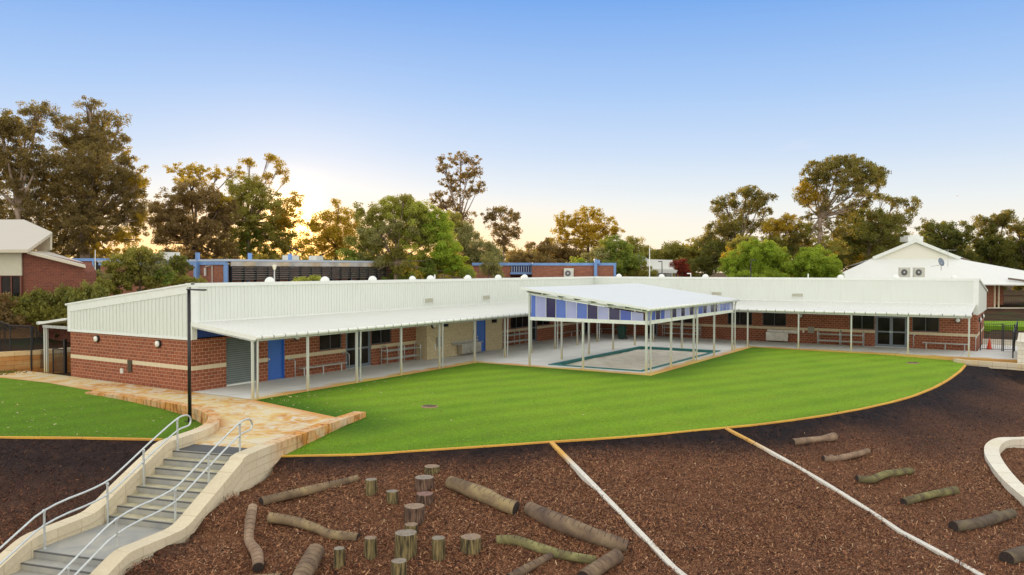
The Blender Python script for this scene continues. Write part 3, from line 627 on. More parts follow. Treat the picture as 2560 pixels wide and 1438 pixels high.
m.hexa([(X0-.066,YB+.2,zend(YB+.2)-.36),(X0-.03,YB+.2,zend(YB+.2)-.36),(X0-.03,y1-.01,zend(y1)-.36),(X0-.066,y1-.01,zend(y1)-.36),(X0-.066,YB+.2,zend(YB+.2)),(X0-.03,YB+.2,zend(YB+.2)),(X0-.03,y1-.01,zend(y1)),(X0-.066,y1-.01,zend(y1))])
m.box(X0-.066,X0-.03,y1-.3,y1-.012,2.35,3.25).box(X0-.07,X0-.03,YB-.03,y1-.01,2.27,2.345).build('barge_trim',M_WTRIM,bld)
# roofs
def slabroof(pts,th=.05): # 4 pts top
    return [(p[0],p[1],p[2]-th) for p in pts]+list(pts)
m=MB(); m.hexa(slabroof([(X0-.05,YB+.28,4.70),(XA+.3,YB+.28,4.70),(XA+9.5,41.1,3.6),(X0-.05,41.1,3.6)])); m.build('roof',M_ROOFW,bld)
m=MB(); m.hexa(slabroof([(XA+.28,YE-.02,4.70),(73.4,YE-.02,3.68),(73.4,41.1,3.68),(XA+.28,YB+.28,4.70)])); m.build('roof',M_ROOFW,bld)
# right end wall cladding
m=MB(); m.hexa([(XA-.03,YE-.03,2.37),(73.4,YE-.03,2.25),(73.4,YE+.08,2.25),(XA-.03,YE+.08,2.37),(XA-.03,YE-.03,4.7),(73.4,YE-.03,3.62),(73.4,YE+.08,3.62),(XA-.03,YE+.08,4.7)]); m.build('wall_cladding',M_WHITE,bld)
MB().box(XA-.065,XA-.03,YE-.06,YE+.25,2.4,4.62).build('corner_trim',M_WTRIM,bld)
m=MB(); m.hexa([(XA-.05,YE-.12,4.70),(73.6,YE-.12,3.62),(73.6,YE-.03,3.62),(XA-.05,YE-.03,4.70),(XA-.05,YE-.12,4.79),(73.6,YE-.12,3.72),(73.6,YE-.03,3.72),(XA-.05,YE-.03,4.79)]); m.build('barge_trim',M_WTRIM,bld)
# verandah roofs
ye=26.85; xe=56.35
m=MB(); m.hexa([(X0-.05,ye,2.60),(xe,ye,2.60),(XA,YB,3.0),(X0-.05,YB,3.0),(X0-.05,ye,2.64),(xe,ye,2.64),(XA,YB,3.03),(X0-.05,YB,3.03)])
x=X0+.1
while x<XA-.2:
    yy=ye if x<xe else ye+(x-xe)*(YB-ye)/(XA-xe); z0=2.64+(yy-ye)*.39/(YB-ye)
    m.hexa([(x-.03,yy,z0-.01),(x+.03,yy,z0-.01),(x+.03,YB-.06,3.02),(x-.03,YB-.06,3.02),(x-.02,yy,z0+.028),(x+.02,yy,z0+.028),(x+.02,YB-.06,3.055),(x-.02,YB-.06,3.055)]); x+=.2
m.build('verandah_roof',M_ROOFW,bld)
m=MB(); m.hexa([(xe,YE+.1,2.60),(XA,YE+.1,3.03),(XA,YB,3.0),(xe,ye,2.60),(xe,YE+.1,2.64),(XA,YE+.1,3.07),(XA,YB,3.03),(xe,ye,2.64)])
y=YE+.25
while y<YB-.2:
    xx=xe if y<ye else xe+(y-ye)*(XA-xe)/(YB-ye); z0=2.64+(xx-xe)*.42/(XA-xe)
    m.hexa([(xx,y-.03,z0-.01),(XA-.06,y-.03,3.05),(XA-.06,y+.03,3.05),(xx,y+.03,z0-.01),(xx,y-.02,z0+.028),(XA-.06,y-.02,3.085),(XA-.06,y+.02,3.085),(xx,y+.02,z0+.028)]); y+=.2
m.build('verandah_roof',M_ROOFW,bld)
# join flashing
MB().box(X0-.04,XA-.06,YB-.075,YB-.03,3.03,3.10).box(XA-.075,XA-.03,YE,YB-.08,3.05,3.13).build('flashing',M_WTRIM,bld)
# gutters (half round with dark joint straps)
def gutter(p,q,r,par,step=.63,name='gutter'):
    p,q=Vector(p),Vector(q); g=MB(); g.tube([p,q],r,12); g.build(name,M_WTRIM,par,smooth=True); L=(q-p).length; d=(q-p).normalized(); s=MB(); k=step/2
    while k<L: c=p+d*k; s.tube([c-d*.018,c+d*.018],r*1.06,10); k+=step
    s.build('gutter_strap',M_DGREY if name=='gutter' else M_GALV,par)
gutter((X0-.1,ye-.05,2.575),(xe,ye-.05,2.575),.075,bld); gutter((xe-.05,YE+.05,2.575),(xe-.05,ye,2.575),.075,bld)
m=MB(); m.hexa([(X0-.09,ye-.05,2.47),(X0-.05,ye-.05,2.47),(X0-.05,YB-.06,2.90),(X0-.09,YB-.06,2.90),(X0-.09,ye-.05,2.66),(X0-.05,ye-.05,2.66),(X0-.05,YB-.06,3.09),(X0-.09,YB-.06,3.09)]); m.build('barge_trim',M_WTRIM,bld)
MB().hexa([(X0-.03,ye+.1,2.40),(X0+.03,ye+.1,2.40),(X0+.03,YB-.07,2.82),(X0-.03,YB-.07,2.82),(X0-.03,ye+.1,2.56),(X0+.03,ye+.1,2.56),(X0+.03,YB-.07,2.97),(X0-.03,YB-.07,2.97)]).build('beam',M_GALV,bld)
MB().box(X0,xe,27.0,27.08,2.40,2.58).box(xe+.08,xe+.16,YE+.1,27,2.40,2.58).build('beam',M_GALV,bld)
# posts and downpipes
for i,x in enumerate((22.42,25.45,28.55,31.8,34.98,38.3,41.5,44.6,47.72,50.9,54.05)):
    MB().box(x-.045,x+.045,26.99,27.08,0,2.42).build('post',M_POST,bld)
    if i%2==0: MB().tube([(x+.18,26.96,0.03),(x+.18,26.93,2.5)],.042,8).build('downpipe',M_POST if i==0 else M_GALV,bld)
for y in (3.12,6.47,9.82,13.15,16.58,20.2,23.6): MB().box(xe+.08,xe+.17,y-.045,y+.045,0,2.42).build('post',M_POST,bld)
# wall lights
def wlight(c,ax):
    b1=MB().lathe(c,[(.18,0),(.18,.08),(.16,.09)],18,ax).build('wall_light',M_BLACK,bld); MB().lathe(Vector(c)+Vector(ax)*.09,[(.14,0),(.135,.05),(.09,.08),(.02,.09)],18,ax).build('lens',M_LAMPW,b1,smooth=True)
for y in (38.33,33.4): wlight((X0-.001,y,2.0),(-1,0,0))
wlight((28.45,YB-.001,2.0),(0,-1,0)); wlight((38.45,30.199,2.02),(0,-1,0)); wlight((46.9,YB-.001,2.02),(0,-1,0))
for y in (14.15,4.05): wlight((XA-.001,y,2.0),(-1,0,0))
wlight((XA+1.6,YE-.001,2.0),(0,-1,0)); wlight((XA+5.4,YE-.001,2.05),(0,-1,0))
# vents
for (axis,a,b_,z0,z1) in (('x',38.6,39.5,3.3,3.66),('x',44.75,45.7,3.3,3.66),('y',13.95,14.82,3.34,3.65),('y',20.0,20.86,3.36,3.66)):
    m=MB(); s=MB()
    def bx(mm,u0,u1,za,zb,r0,r1):
        if axis=='x': mm.box(u0,u1,YB-r1,YB-r0,za,zb)
        else: mm.box(XA-r1,XA-r0,u0,u1,za,zb)
    bx(m,a,b_,z0,z0+.04,.05,.09); bx(m,a,b_,z1-.04,z1,.05,.09); bx(m,a,a+.04,z0+.04,z1-.04,.05,.09); bx(m,b_-.04,b_,z0+.04,z1-.04,.05,.09); f=m.build('vent',M_WTRIM,bld)
    for k in range(7): bx(s,a+.04,b_-.04,z0+.05+k*.037,z0+.065+k*.037,.052,.08)
    bx(s,a+.04,b_-.04,z0+.04,z1-.04,.05,.056); s.build('slats',mat('vent_slat',(.55,.55,.45),.6),f)
# roof domes
def dome(x,y,r=.25): MB().lathe((x,y,4.6),[(r,0),(r,.16)]+[(r*math.cos(t),.16+r*math.sin(t)) for t in (.25,.5,.75,1.0,1.25,1.5)],18).build('roof_ventilator',M_WTRIM,bld,smooth=True)
for x in (27.42,31.15,34.87,40.2,44.2,47.88,51.44): dome(x,31.75)
dome(39.21,32.4,.22)
for y in (29.06,25.26,21.6,11.55,7.93,4.3): dome(62.1,y)
for (x,y) in ((41.2,32.2),(62.5,13.9)): MB().tube([(x,y,4.5),(x,y,5.05)],.045,10).build('vent_pipe',M_WTRIM,bld)
# boxes and small fittings
MB().box(X0-.06,X0-.002,35.5,35.8,.57,1.12).build('wall_cupboard',mat('bronze_box',(.10,.08,.06),.4,.6),bld); MB().box(X0-.05,X0-.002,36.2,36.42,.45,.68).build('tap_box',M_GREYL,bld)
MB().box(38.75,39.2,30.12,30.198,.7,1.3).build('meter_box',M_METERBOX,bld); MB().box(38.6,38.66,30.12,30.198,.5,.9).build('switch',M_LAMPW,bld)
MB().box(XA-.09,XA-.006,13.2,13.62,.75,1.2).build('meter_box',M_METERBOX,bld); MB().box(XA-.06,XA-.006,13.9,14.0,.75,.95).build('switch',M_LAMPW,bld)
MB().box(42.62,42.68,30.15,30.198,1.25,1.5).build('switch',M_DGREY,bld)
# rear verandah seen past the end wall
m=MB(); m.hexa(slabroof([(X0-.1,40.95,2.95),(X0+12,40.95,2.95),(X0+12,43.7,2.62),(X0-.1,43.7,2.62)],.12)); m.build('rear_awning',M_ROOFW,bld)
MB().tube([(X0-.1,43.72,2.58),(X0+12,43.72,2.58)],.08,10).build('gutter',M_WTRIM,bld,smooth=True); MB().box(X0,X0+.06,41,43.4,2.35,2.5).build('beam',M_GALV,bld)
MB().box(X0+.1,X0+.2,43.2,43.3,0,2.5).build('post',M_POST,bld); MB().tube([(X0+.12,43.45,0),(X0+.12,43.45,2.5)],.045,8).build('downpipe',M_POST,bld)
# ------------------------------------------------------------------ PAVILION
pv=thing('shade_pavilion','flat white roofed steel shade pavilion with blue panels over the sand pit','pavilion',(38.8,16.6,0))
def zr(y): return 3.42+(y-16.35)*(.95/7.6)
PXL,PXR,PYF,PYK=38.35,53.35,16.35,24.0
MB().hexa([(PXL,PYF,zr(PYF)-.04),(PXR,PYF,zr(PYF)-.04),(PXR+1.0,PYK,zr(PYK)-.04),(PXL,PYK,zr(PYK)-.04),(PXL,PYF,zr(PYF)),(PXR,PYF,zr(PYF)),(PXR+1.0,PYK,zr(PYK)),(PXL,PYK,zr(PYK))]).build('roof',M_ROOFW,pv)
MB().hexa([(PXL-.04,PYF,zr(PYF)-.1),(PXL,PYF,zr(PYF)-.1),(PXL,PYK,zr(PYK)-.1),(PXL-.04,PYK,zr(PYK)-.1),(PXL-.04,PYF,zr(PYF)+.02),(PXL,PYF,zr(PYF)+.02),(PXL,PYK,zr(PYK)+.02),(PXL-.04,PYK,zr(PYK)+.02)]).build('barge_trim',M_WTRIM,pv)
gutter((PXL-.05,PYF-.05,3.35),(PXR+.08,PYF-.05,3.35),.08,pv,.6,'gutter_tube')
for k in range(8):
    y=16.7+k*.98; MB().box(PXL+.06,PXR-.1,y-.04,y+.04,zr(y)-.22,zr(y)-.05).build('purlin',M_GALV,pv)
def pbeam(p,q,w=.09,h=.15,name='beam'): MB().bar(p,q,w,h).build(name,M_WTRIM if name=='beam' else M_GALV,pv)
XL=38.8; YF=16.6; YK=23.62; XR=53.05
pbeam((XL,YF,2.62),(XL,YK,2.62)); pbeam((XL,YF,2.62),(XR,YF,2.62)); pbeam((XL,YF-.04,3.21),(XL,YK+.05,zr(YK)-.29),.07,.09); pbeam((XL,YF,3.26),(XR,YF,3.26),.07,.09)
pbeam((XL,YK,zr(YK)-.3),(XR+1,YK,zr(YK)-.3),.08,.15,'rafter'); pbeam((XR,YF,3.22),(XR,YK,zr(YK)-.28),.08,.12,'rafter')
px_=[42.2,45.75,49.4]
for i,(x,y) in enumerate([(XL,YF),(XL,20.25),(XL,YK)]+[(x,YF) for x in px_+[XR]]+[(x,YK) for x in (42.5,46.05,49.6,53.15)]+[(53.25,20.16)]):
    zt=zr(y)-.2 if i not in (1,) else 2.6
    MB().box(x-.05,x+.05,y-.05,y+.05,0,zt).build('post',M_POST,pv)
for x,y in ((XL+.28,YF-.12),(45.95,YF-.12),(XR+.18,YF-.12)):
    MB().tube([(x,y,.02),(x,y,3.0),(x-.1,y-.1,3.3)],.045,8).build('downpipe',M_POST,pv)
    for z in (.55,1.75,2.5): MB().box(x-.16,x,y+.03,y+.06,z,z+.06).build('bracket',M_GALV,pv)
bs=[23.52,23.19,22.54,21.92,21.28,20.63,19.99,19.36,18.71,18.07,17.43,17.04]; colsL='SLDSLSDLDBL'
for i in range(11):
    ya,yb=bs[i],bs[i+1]; za,zb=zr(ya)-.42,zr(yb)-.42
    if i==10: yb=16.75; zb=zr(yb)-.40
    c=XL-.02; g=.012
    MB().hexa([(c,yb+g,2.74),(c+.02,yb+g,2.74),(c+.02,ya-g,2.74),(c,ya-g,2.74),(c,yb+g,zb+.06),(c+.02,yb+g,zb+.06),(c+.02,ya-g,za+.06),(c,ya-g,za+.06)]).build('screen_panel',M_P[colsL[i]],pv)
m=MB(); 
for yv in bs[1:-1]: m.box(XL-.035,XL+.01,yv-.012,yv+.012,2.70,zr(yv)-.36)
m.box(XL-.035,XL+.01,16.66,23.56,2.69,2.74); m.build('screen_frame',M_WTRIM,pv)
rp=[38.92,39.31,39.94,40.6,41.23,41.62,42.1]; bays=[(38.92,42.08,[(38.92,'L'),(39.31,'B'),(39.94,'D'),(40.6,'B'),(41.23,'L')]),(42.3,45.62,[(42.3,'D'),(42.95,'L'),(43.6,'D'),(44.25,'L'),(44.95,'D')]),(45.88,49.3,[(45.88,'L'),(46.4,'B'),(47.25,'D'),(47.95,'L'),(48.6,'D')]),(49.5,52.95,[(49.5,'D'),(49.9,'L'),(50.4,'S'),(51.0,'B'),(51.7,'S'),(52.4,'L')])]
for a,b_,ps in bays:
    for i,(x,c) in enumerate(ps):
        x1=ps[i+1][0] if i+1<len(ps) else b_
        MB().box(x+.012,x1-.012,YF-.02,YF,2.74,3.2).build('screen_panel',M_P[c],pv)
    MB().box(a-.03,b_+.03,YF-.035,YF+.01,2.70,2.74).build('screen_frame',M_WTRIM,pv)
    for i,(x,c) in enumerate(ps[1:]): MB().box(x-.012,x+.012,YF-.035,YF+.01,2.742,3.2).build('screen_frame',M_WTRIM,pv)
# ------------------------------------------------------------------ furniture on the verandah
def bench(p,q,label):
    p,q=Vector(p),Vector(q); t=thing('bench',label,'bench',(p+q)/2,'benches along the verandah walls'); d=(q-p).normalized(); n=Vector((-d.y,d.x,0))
    s=MB()
    for k in (-.13,0,.13): s.bar(p+n*k+Vector((0,0,.45)),q+n*k+Vector((0,0,.45)),.1,.04)
    s.build('seat',M_GALVD,t,bevel=.008)
    L=(q-p).length
    for f in (.08,.5,.92):
        c=p+(q-p)*f; MB().tube([c,c+Vector((0,0,.43))],.034,8).build('leg',M_GALVD,t)
bench((28.35,30.62,0),(31.45,30.62,0),'galvanised bench on the left wing verandah beside the near blue door')
bench((61.0,3.4,0),(61.0,6.1,0),'galvanised bench under the window at the far right end of the right wing')
bench((54.8,30.6,0),(58.5,30.6,0),'galvanised bench in the dark inner corner behind the pavilion')
bench((61.0,27.8,0),(61.0,30.3,0),'short galvanised bench beside the green wheelie bin')
def hoop(c,d,label):   # handrail hoop beside benches
    c=Vector(c); d=Vector(d).normalized(); t=thing('handrail_hoop',label,'grab rail',c,'short wall grab rails')
    pts=[c-d*.42+Vector((0,0,.92)),c-d*.08+Vector((0,0,.92)),c+Vector((0,0,.84)),c+Vector((0,0,.7)),c]
    MB().tube(pts,.024,8).build('rail',M_GALVD,t,smooth=True); MB().lathe(c-d*.42+Vector((0,0,.92)),[(.06,0),(.06,.02)],12,-d).build('wall_flange',M_GALVD,t)
hoop((27.98,30.6,0),(0,-1,0),'short grab rail between the near blue door and the left wing bench'); hoop((31.75,30.6,0),(0,-1,0),'short grab rail between the left wing bench and its glass doors')
hoop((60.95,6.65,0),(-1,0,0),'short grab rail right of the double glass doors'); hoop((60.95,2.98,0),(-1,0,0),'short grab rail at the right end corner by the black gate')
def rack(p,q,label):
    p,q=Vector(p),Vector(q); t=thing('bag_rack',label,'bag rack',(p+q)/2,'tube bag racks along the verandah'); d=(q-p).normalized(); n=Vector((-d.y,d.x,0)); r=.022
    for f in (0,.5,1):
        c=p+(q-p)*f; pts=[c-n*.22]+[c-n*.22*math.cos(a)+Vector((0,0,.9+.16*math.sin(a))) for a in np.linspace(0,math.pi,9)]+[c+n*.22]
        MB().tube(pts,.03,8).build('hoop',M_GALVD,t,smooth=True)
    for z in (.32,.78):
        sh=MB()
        for k in (-.2,0,.2): sh.tube([p+n*k+Vector((0,0,z)),q+n*k+Vector((0,0,z))],r*1.3,8)
        sh.build('shelf_tubes',M_GALVD,t)
rack((34.55,30.6,0),(37.5,30.6,0),'tall tube bag rack between the near glass doors and the cream wall')
rack((47.0,30.6,0),(50.1,30.6,0),'tube bag rack past the cream wall, seen left of the pavilion'); rack((60.9,21.6,0),(60.9,24.6,0),'tube bag rack seen through the pavilion posts on the right wing'); rack((60.6,9.75,0),(60.6,12.75,0),'tube bag rack left of the right wing double glass doors')
def trough(p,d,n,L,label,tub0,tub1):
    p,d,n=Vector(p),Vector(d),Vector(n); t=thing('drinking_trough',label,'drinking trough',p,'stainless drinking troughs')
    MB().obox(p+d*L/2+n*.03+Vector((0,0,.8)),d*L/2,n*.015,Vector((0,0,.1))).build('splashback',M_SS,t)
    b=MB(); a=p+d*(tub0+tub1)/2; hl=(tub1-tub0)/2
    b.obox(a+n*.25+Vector((0,0,.4)),d*hl,n*.2,Vector((0,0,.3))).build('tub',M_SS,t,bevel=.02)
    MB().obox(p+d*L/2+n*.24+Vector((0,0,.72)),d*L/2,n*.21,Vector((0,0,.02))).build('basin_rim',M_SS,t)
    for k in range(5):
        c=p+d*(L*(k+.6)/5.2)+n*.06+Vector((0,0,.86)); MB().tube([c,c+n*.08,c+n*.1-Vector((0,0,.05))],.012,6).build('bubbler_tap',M_GALVD,t)
trough((40.3,30.19,0),(1,0,0),(0,-1,0),2.8,'stainless drinking trough on the cream wall beside the blue door',.55,2.6)
trough((61.39,16.55,0),(0,-1,0),(-1,0,0),2.25,'stainless drinking trough on the red block wall of the right wing',.0,1.6)
# wheelie bin
wb=thing('wheelie_bin','dark green wheelie bin standing in the inner corner behind the pavilion','bin',(57.2,26.5,0))
c=Vector((57.2,26.5,0)); MB().hexa([c+Vector(p) for p in ((-.2,-.24,.06),(.2,-.24,.06),(.2,.24,.06),(-.2,.24,.06),(-.29,-.3,.98),(.29,-.3,.98),(.29,.3,.98),(-.29,.3,.98))]).build('body',M_BINL,wb,bevel=.03)
MB().hexa([c+Vector(p) for p in ((-.33,-.33,.98),(.31,-.33,.98),(.31,.33,.98),(-.33,.33,.98),(-.3,-.3,1.04),(.28,-.3,1.08),(.28,.3,1.08),(-.3,.3,1.04))]).build('lid',M_BINL,wb,bevel=.02)
for s_ in (-1,1): MB().tube([c+Vector((.22,s_*.24,.1)),c+Vector((.22,s_*.29,.1))],.1,14).build('wheel',M_BLACK,wb)
MB().tube([c+Vector((.34,-.24,.98)),c+Vector((.34,.24,.98))],.018,8).build('handle',M_BLACK,wb)
# ------------------------------------------------------------------ lamp post (black)
lb=Vector((18.94,26.35,-.28)); lp_=thing('lamp_post','tall black lamp post with a flat head beside the curved stone wall','street lamp',lb)
MB().tube([lb,lb+Vector((0,0,4.95))],[.07,.055],12).build('pole',M_BLACK,lp_,smooth=True)
e=pd(511,724,lb.x*FX+lb.y*FY-.9); hd=(e-(lb+Vector((0,0,4.93)))); hd.z=0
MB().bar(lb+Vector((0,0,4.93)),lb+Vector((0,0,4.93))+hd,.2,.05).build('lamp_head',M_BLACK,lp_,bevel=.01)
MB().bar(lb+Vector((0,0,4.898))+hd*.35,lb+Vector((0,0,4.898))+hd*.95,.14,.012).build('lens',M_LAMPW,lp_)
MB().box(lb.x-.14,lb.x+.14,lb.y-.14,lb.y+.14,-.3,-.26).build('base_plate',M_BLACK,lp_)
# ------------------------------------------------------------------ stairs
stt=thing('staircase','grey concrete steps with a landing going down between two limestone walls','stairs',TL)
NS=[]
s=0; z=0; steps=[]
for k in range(8): steps.append((k*TR_-(0),-k*RI))
# treads: first tread is the path; step k (1..7) tread between nosing k and k+1
def stepbox(s0,s1,z1,mt=M_STAIR,name='step'):
    m=MB(); P=[st(s0,-.12,z1-.9),st(s1,-.12,z1-.9),st(s1,SWID+.12,z1-.9),st(s0,SWID+.12,z1-.9),st(s0,-.12,z1),st(s1,-.12,z1),st(s1,SWID+.12,z1),st(s0,SWID+.12,z1)]
    P=[P[0],P[3],P[2],P[1],P[4],P[7],P[6],P[5]]
    m.hexa(P); o=m.build(name,mt,stt,bevel=.008)
    n=MB(); n.hexa([st(s1-.03,0,z1-.0),st(s1-.03,SWID,z1),st(s1+.004,SWID,z1-.03),st(s1+.004,0,z1-.03),st(s1-.03,0,z1+.004),st(s1-.03,SWID,z1+.004),st(s1+.004,SWID,z1+.004),st(s1+.004,0,z1+.004)]); n.build('nosing',M_NOSE,o)
    q_=MB().face([st(s0+.005,.0,z1+.003),st(s0+.005,SWID,z1+.003),st(s1-.07,SWID,z1+.003),st(s1-.07,.0,z1+.003)]); q_.build('tread',M_STAIRT,o) if name=='step' and s1<3 else None
stepbox(-.35,0,-.002)
for k in range(1,8): stepbox((k-1)*TR_,k*TR_,-k*RI)
stepbox(7*TR_,4.8,-8*RI,M_STAIR,'landing')
for k in range(1,7): stepbox(4.8+(k-1)*TR_,4.8+k*TR_,-(8+k)*RI)
MB().face([st(-.95,.0,.004),st(-.95,SWID,.004),st(-.1,SWID,.004),st(-.1,.0,.004)]).build('grit_strip',M_GRIT,stt)
# stone walls
def wl(s,h): return sline(s)+h
LWp=[(p.x,p.y,wc[i][2],-.9) for i,p in enumerate(wallL)]
LW2=[]
for s_ in np.arange(.15,7.4,.3): LW2.append((*st(s_,-.2,0)[:2],wl(s_,.36+(.03*math.sin(s_))),wl(s_,0)-1.2))
def smooth_z(L,n=3):
    z=[p[2] for p in L]
    for _ in range(n): z=[z[0]]+[(z[i-1]+2*z[i]+z[i+1])/4 for i in range(1,len(z)-1)]+[z[-1]]
    return [(p[0],p[1],zz,p[3]) for p,zz in zip(L,z)]
def densify(L,k=3):
    o=[]
    for i in range(len(L)-1):
        for j in range(k):
            t=j/k; p0=L[max(i-1,0)];p1=L[i];p2=L[i+1];p3=L[min(i+2,len(L)-1)]
            o.append(tuple(.5*((2*b_)+(-a+c)*t+(2*a-5*b_+4*c-d)*t*t+(-a+3*b_-3*c+d)*t**3) for a,b_,c,d in zip(p0,p1,p2,p3)))
    o.append(L[-1]); return o
def stonewall(name,L,w,label,cat,mtl=M_STONE,cap=None,group=None):
    t=thing(name,label,cat,(L[0][0],L[0][1],L[0][2]),group); ch=.24
    MB().ribbon([(p[0],p[1],p[2]-ch,p[3]) for p in L],w-.03).build('wall_base',mtl,t)
    MB().ribbon([(p[0],p[1],p[2],p[2]-ch+.003) for p in L],w).build('capping_course',cap or mtl,t,bevel=.012); return t
def stonemixed():
    t=NT('limestone_rusty_end'); b=t.n.new('ShaderNodeTexBrick'); t.l.new(t.tc.outputs['UV'],b.inputs['Vector']); b.inputs['Scale'].default_value=1; b.inputs['Brick Width'].default_value=.75; b.inputs['Row Height'].default_value=.24; b.inputs['Mortar Size'].default_value=.009
    b.inputs['Color1'].default_value=(.70,.62,.45,1); b.inputs['Color2'].default_value=(.62,.54,.39,1); b.inputs['Mortar'].default_value=(.52,.43,.29,1)
    a=t.attr('rust'); n=t.noise(.9,6,dist=.8); n2=t.noise(6,5,vec=t.mapping(t.tc.outputs['Object'],(1,1,.25))); f=t.math('MULTIPLY',a,t.rng(n,.33,.6,.25,1)); c=t.mix(f,b.outputs['Color'],(.62,.27,.05)); c=t.mix(t.math('MULTIPLY',f,t.rng(n2,.5,.64)),c,(.20,.065,.015))
    n3=t.noise(14,5); c=t.mix(t.rng(n3,.3,.8,0,.25),c,(.35,.24,.12)); t.bump(t.math('ADD',t.math('MULTIPLY',b.outputs['Fac'],-1.),t.noise(60,3)),.5,.012); return t.out(c,.85,.2)
M_SMIX=stonemixed()
def addrust(t,fn):
    for o in t.children:
        at=o.data.attributes.new('rust','FLOAT','POINT'); L=ROOT[t.name]; at.data.foreach_set('value',np.array([fn(v.co.x+L.x,v.co.y+L.y) for v in o.data.vertices],dtype=np.float32))
LWall=smooth_z(densify(LWp+LW2,2))
tl_=stonewall('stone_wall',LWall,.42,'limestone wall curving from the building path down the left side of the steps','stone wall',M_SMIX)
addrust(tl_,lambda x,y:min(1,max(0,(y-21.9)/1.6))*.95)
RWp=[(p.x,p.y,.15,-.9) for p in wallR[:4]]
RW2=[(*st(s_,SWID+.2,0)[:2],wl(s_,.26+.03*math.cos(s_)),wl(s_,0)-1.2) for s_ in np.arange(.25,7.4,.3)]
RWall=smooth_z(densify(RWp+RW2,2),2)
tr2=stonewall('stone_wall',RWall,.46,'limestone wall from the lawn edge down the right side of the steps','stone wall',M_SMIX)
addrust(tr2,lambda x,y:min(1,max(0,(x-16.2)/1.6))*1.0)
# handrails
def handrail(r,label,s0):
    t=thing('handrail',label,'handrail',st(s0,r,0),'tube handrails of the steps'); hi=.98; lo=.62
    A=[-.45,-.1,1.0,2.1,2.75,4.55,5.4,6.4,7.6]
    def zz(s,h): 
        b={-.45:0.02,-.1:0,}.get(s,None)
        if s<0: return h+b
        if s<=2.1: return -.485*s+h
        if s<=2.75: return -8*RI+h+.1
        if s<=4.55: return -8*RI+h+.02
        return -8*RI+h-.485*(s-4.6)
    top=[st(s_,r,zz(s_,hi)) for s_ in A]; bot=[st(s_,r,zz(s_,lo)) for s_ in A]
    end=[st(-.62,r,hi-.05),st(-.68,r,(hi+lo)/2),st(-.62,r,lo+.04)]
    def rnd(P,k=3):
        for _ in range(k):
            Q=[P[0]]
            for i in range(len(P)-1): Q+=[P[i].lerp(P[i+1],.25),P[i].lerp(P[i+1],.75)]
            Q.append(P[-1]); P=Q
        return P
    P=top[::-1]+end+bot
    MB().tube(rnd(P,2),.026,10).build('rail',M_GALVD,t,smooth=True)
    for s_ in (-.08,1.3,2.62,4.6,6.0):
        if s_==1.3: zb=-4*RI
        elif s_==2.62 or s_==4.6: zb=-8*RI
        elif s_==6.0: zb=-12*RI
        else: zb=0
        # leaning post beside the rail
        rr=r+.0; zt=np.interp(s_,A,[p.z for p in top])
        p=MB(); c=st(s_,rr,0); p.tube([Vector((c.x,c.y,zb)),Vector((c.x,c.y,zt-.03))],.028,8); po=p.build('post',M_GALVD,t)
        MB().lathe((c.x,c.y,zt-.09),[(.04,0),(.043,.05),(.03,.07)],10).lathe((c.x,c.y,zt-.44),[(.036,0),(.036,.06)],10).lathe((c.x,c.y,zb),[(.06,0),(.06,.012)],12).build('fitting',M_GALVD,po)
handrail(.12,'galvanised double tube handrail on the left side of the steps',-.08); handrail(SWID-.12,'galvanised double tube handrail on the right side of the steps',-.08)
# ------------------------------------------------------------------ left background: retaining wall, fences
RWf=[(14,49.5),(18,47.3),(21.6,46.0),(23,45.5),(27,44.9),(33,44.6),(45,44.5)]
stonewall('retaining_wall',[(x,y,1.0,-.4) for x,y in RWf],.4,'stained yellow stone retaining wall behind the left end of the building','stone wall',M_STONEO,M_STONE)
stonewall('retaining_wall',[(x+1.5,y+4.2,1.95,.6) for x,y in RWf],.4,'upper reddish stone retaining wall below the shrubs at far left','stone wall',M_STONEO,M_STONEO)
hb=MB(); pts=[(12,50.3),(18,47.9),(23,46.0),(33,45.1),(48,45)]
bank=[(x,y) for x,y in pts]+[(48,60),(36,75),(20,85),(0,85),(4,60)]
cdt_sheet('planted_bank',bank,lambda x,y:.85+np.clip((y-(52-.2*x))/6,0,1)*1.3,M_DIRT,1.5)
bed=[(22.4,45.2),(21.6,45.75),(18,47),(14,49),(12,48),(14.5,46.8),(18.5,45.6),(q[2].x,q[2].y),(21,45.0)]
def meshfence(name,L,label,cat,posts=True,diag=None):   # L: (x,y,zb,zt)
    t=thing(name,label,cat,(L[0][0],L[0][1],L[0][2]))
    for i in range(len(L)-1):
        a,b_=L[i],L[i+1]; l=math.hypot(a[0]-b_[0],a[1]-b_[1])
        MB().face([(a[0],a[1],a[2]),(b_[0],b_[1],b_[2]),(b_[0],b_[1],b_[3]),(a[0],a[1],a[3])],[(0,a[2]),(l,b_[2]),(l,b_[3]),(0,a[3])]).build('mesh_panel',M_MESH,t)
        MB().tube([(a[0],a[1],a[3]),(b_[0],b_[1],b_[3])],.03,8).build('top_rail',M_BLACK,t)
    for a in L: MB().tube([(a[0],a[1],a[2]-.1),(a[0],a[1],a[3]+.02)],.035,8).build('post',M_BLACK,t)
p0=pa(79,877,22.6)
f1=pz(79,923,0); Lf=[]
for (px,pyb,pyt) in ((-90,870,775),(0,876,803),(26,876,814),(79,923,816)):
    dd=f1.x*FX+f1.y*FY; b0=pd(px,pyb,dd); t0=pd(px,pyt,dd); Lf.append((b0.x,b0.y,b0.z,t0.z))
meshfence('mesh_fence',Lf,'black chain mesh fence standing on the yellow stone wall at far left','fence')
g0=pz(79,923,0); g1=pz(113,921,0); dd=g0.x*FX+g0.y*FY
meshfence('mesh_fence',[(g0.x+.08,g0.y,0,pd(79,816,dd).z),(g1.x,g1.y,0,pd(113,850,dd).z)],'sloping chain mesh panel beside the rear awning post','fence')
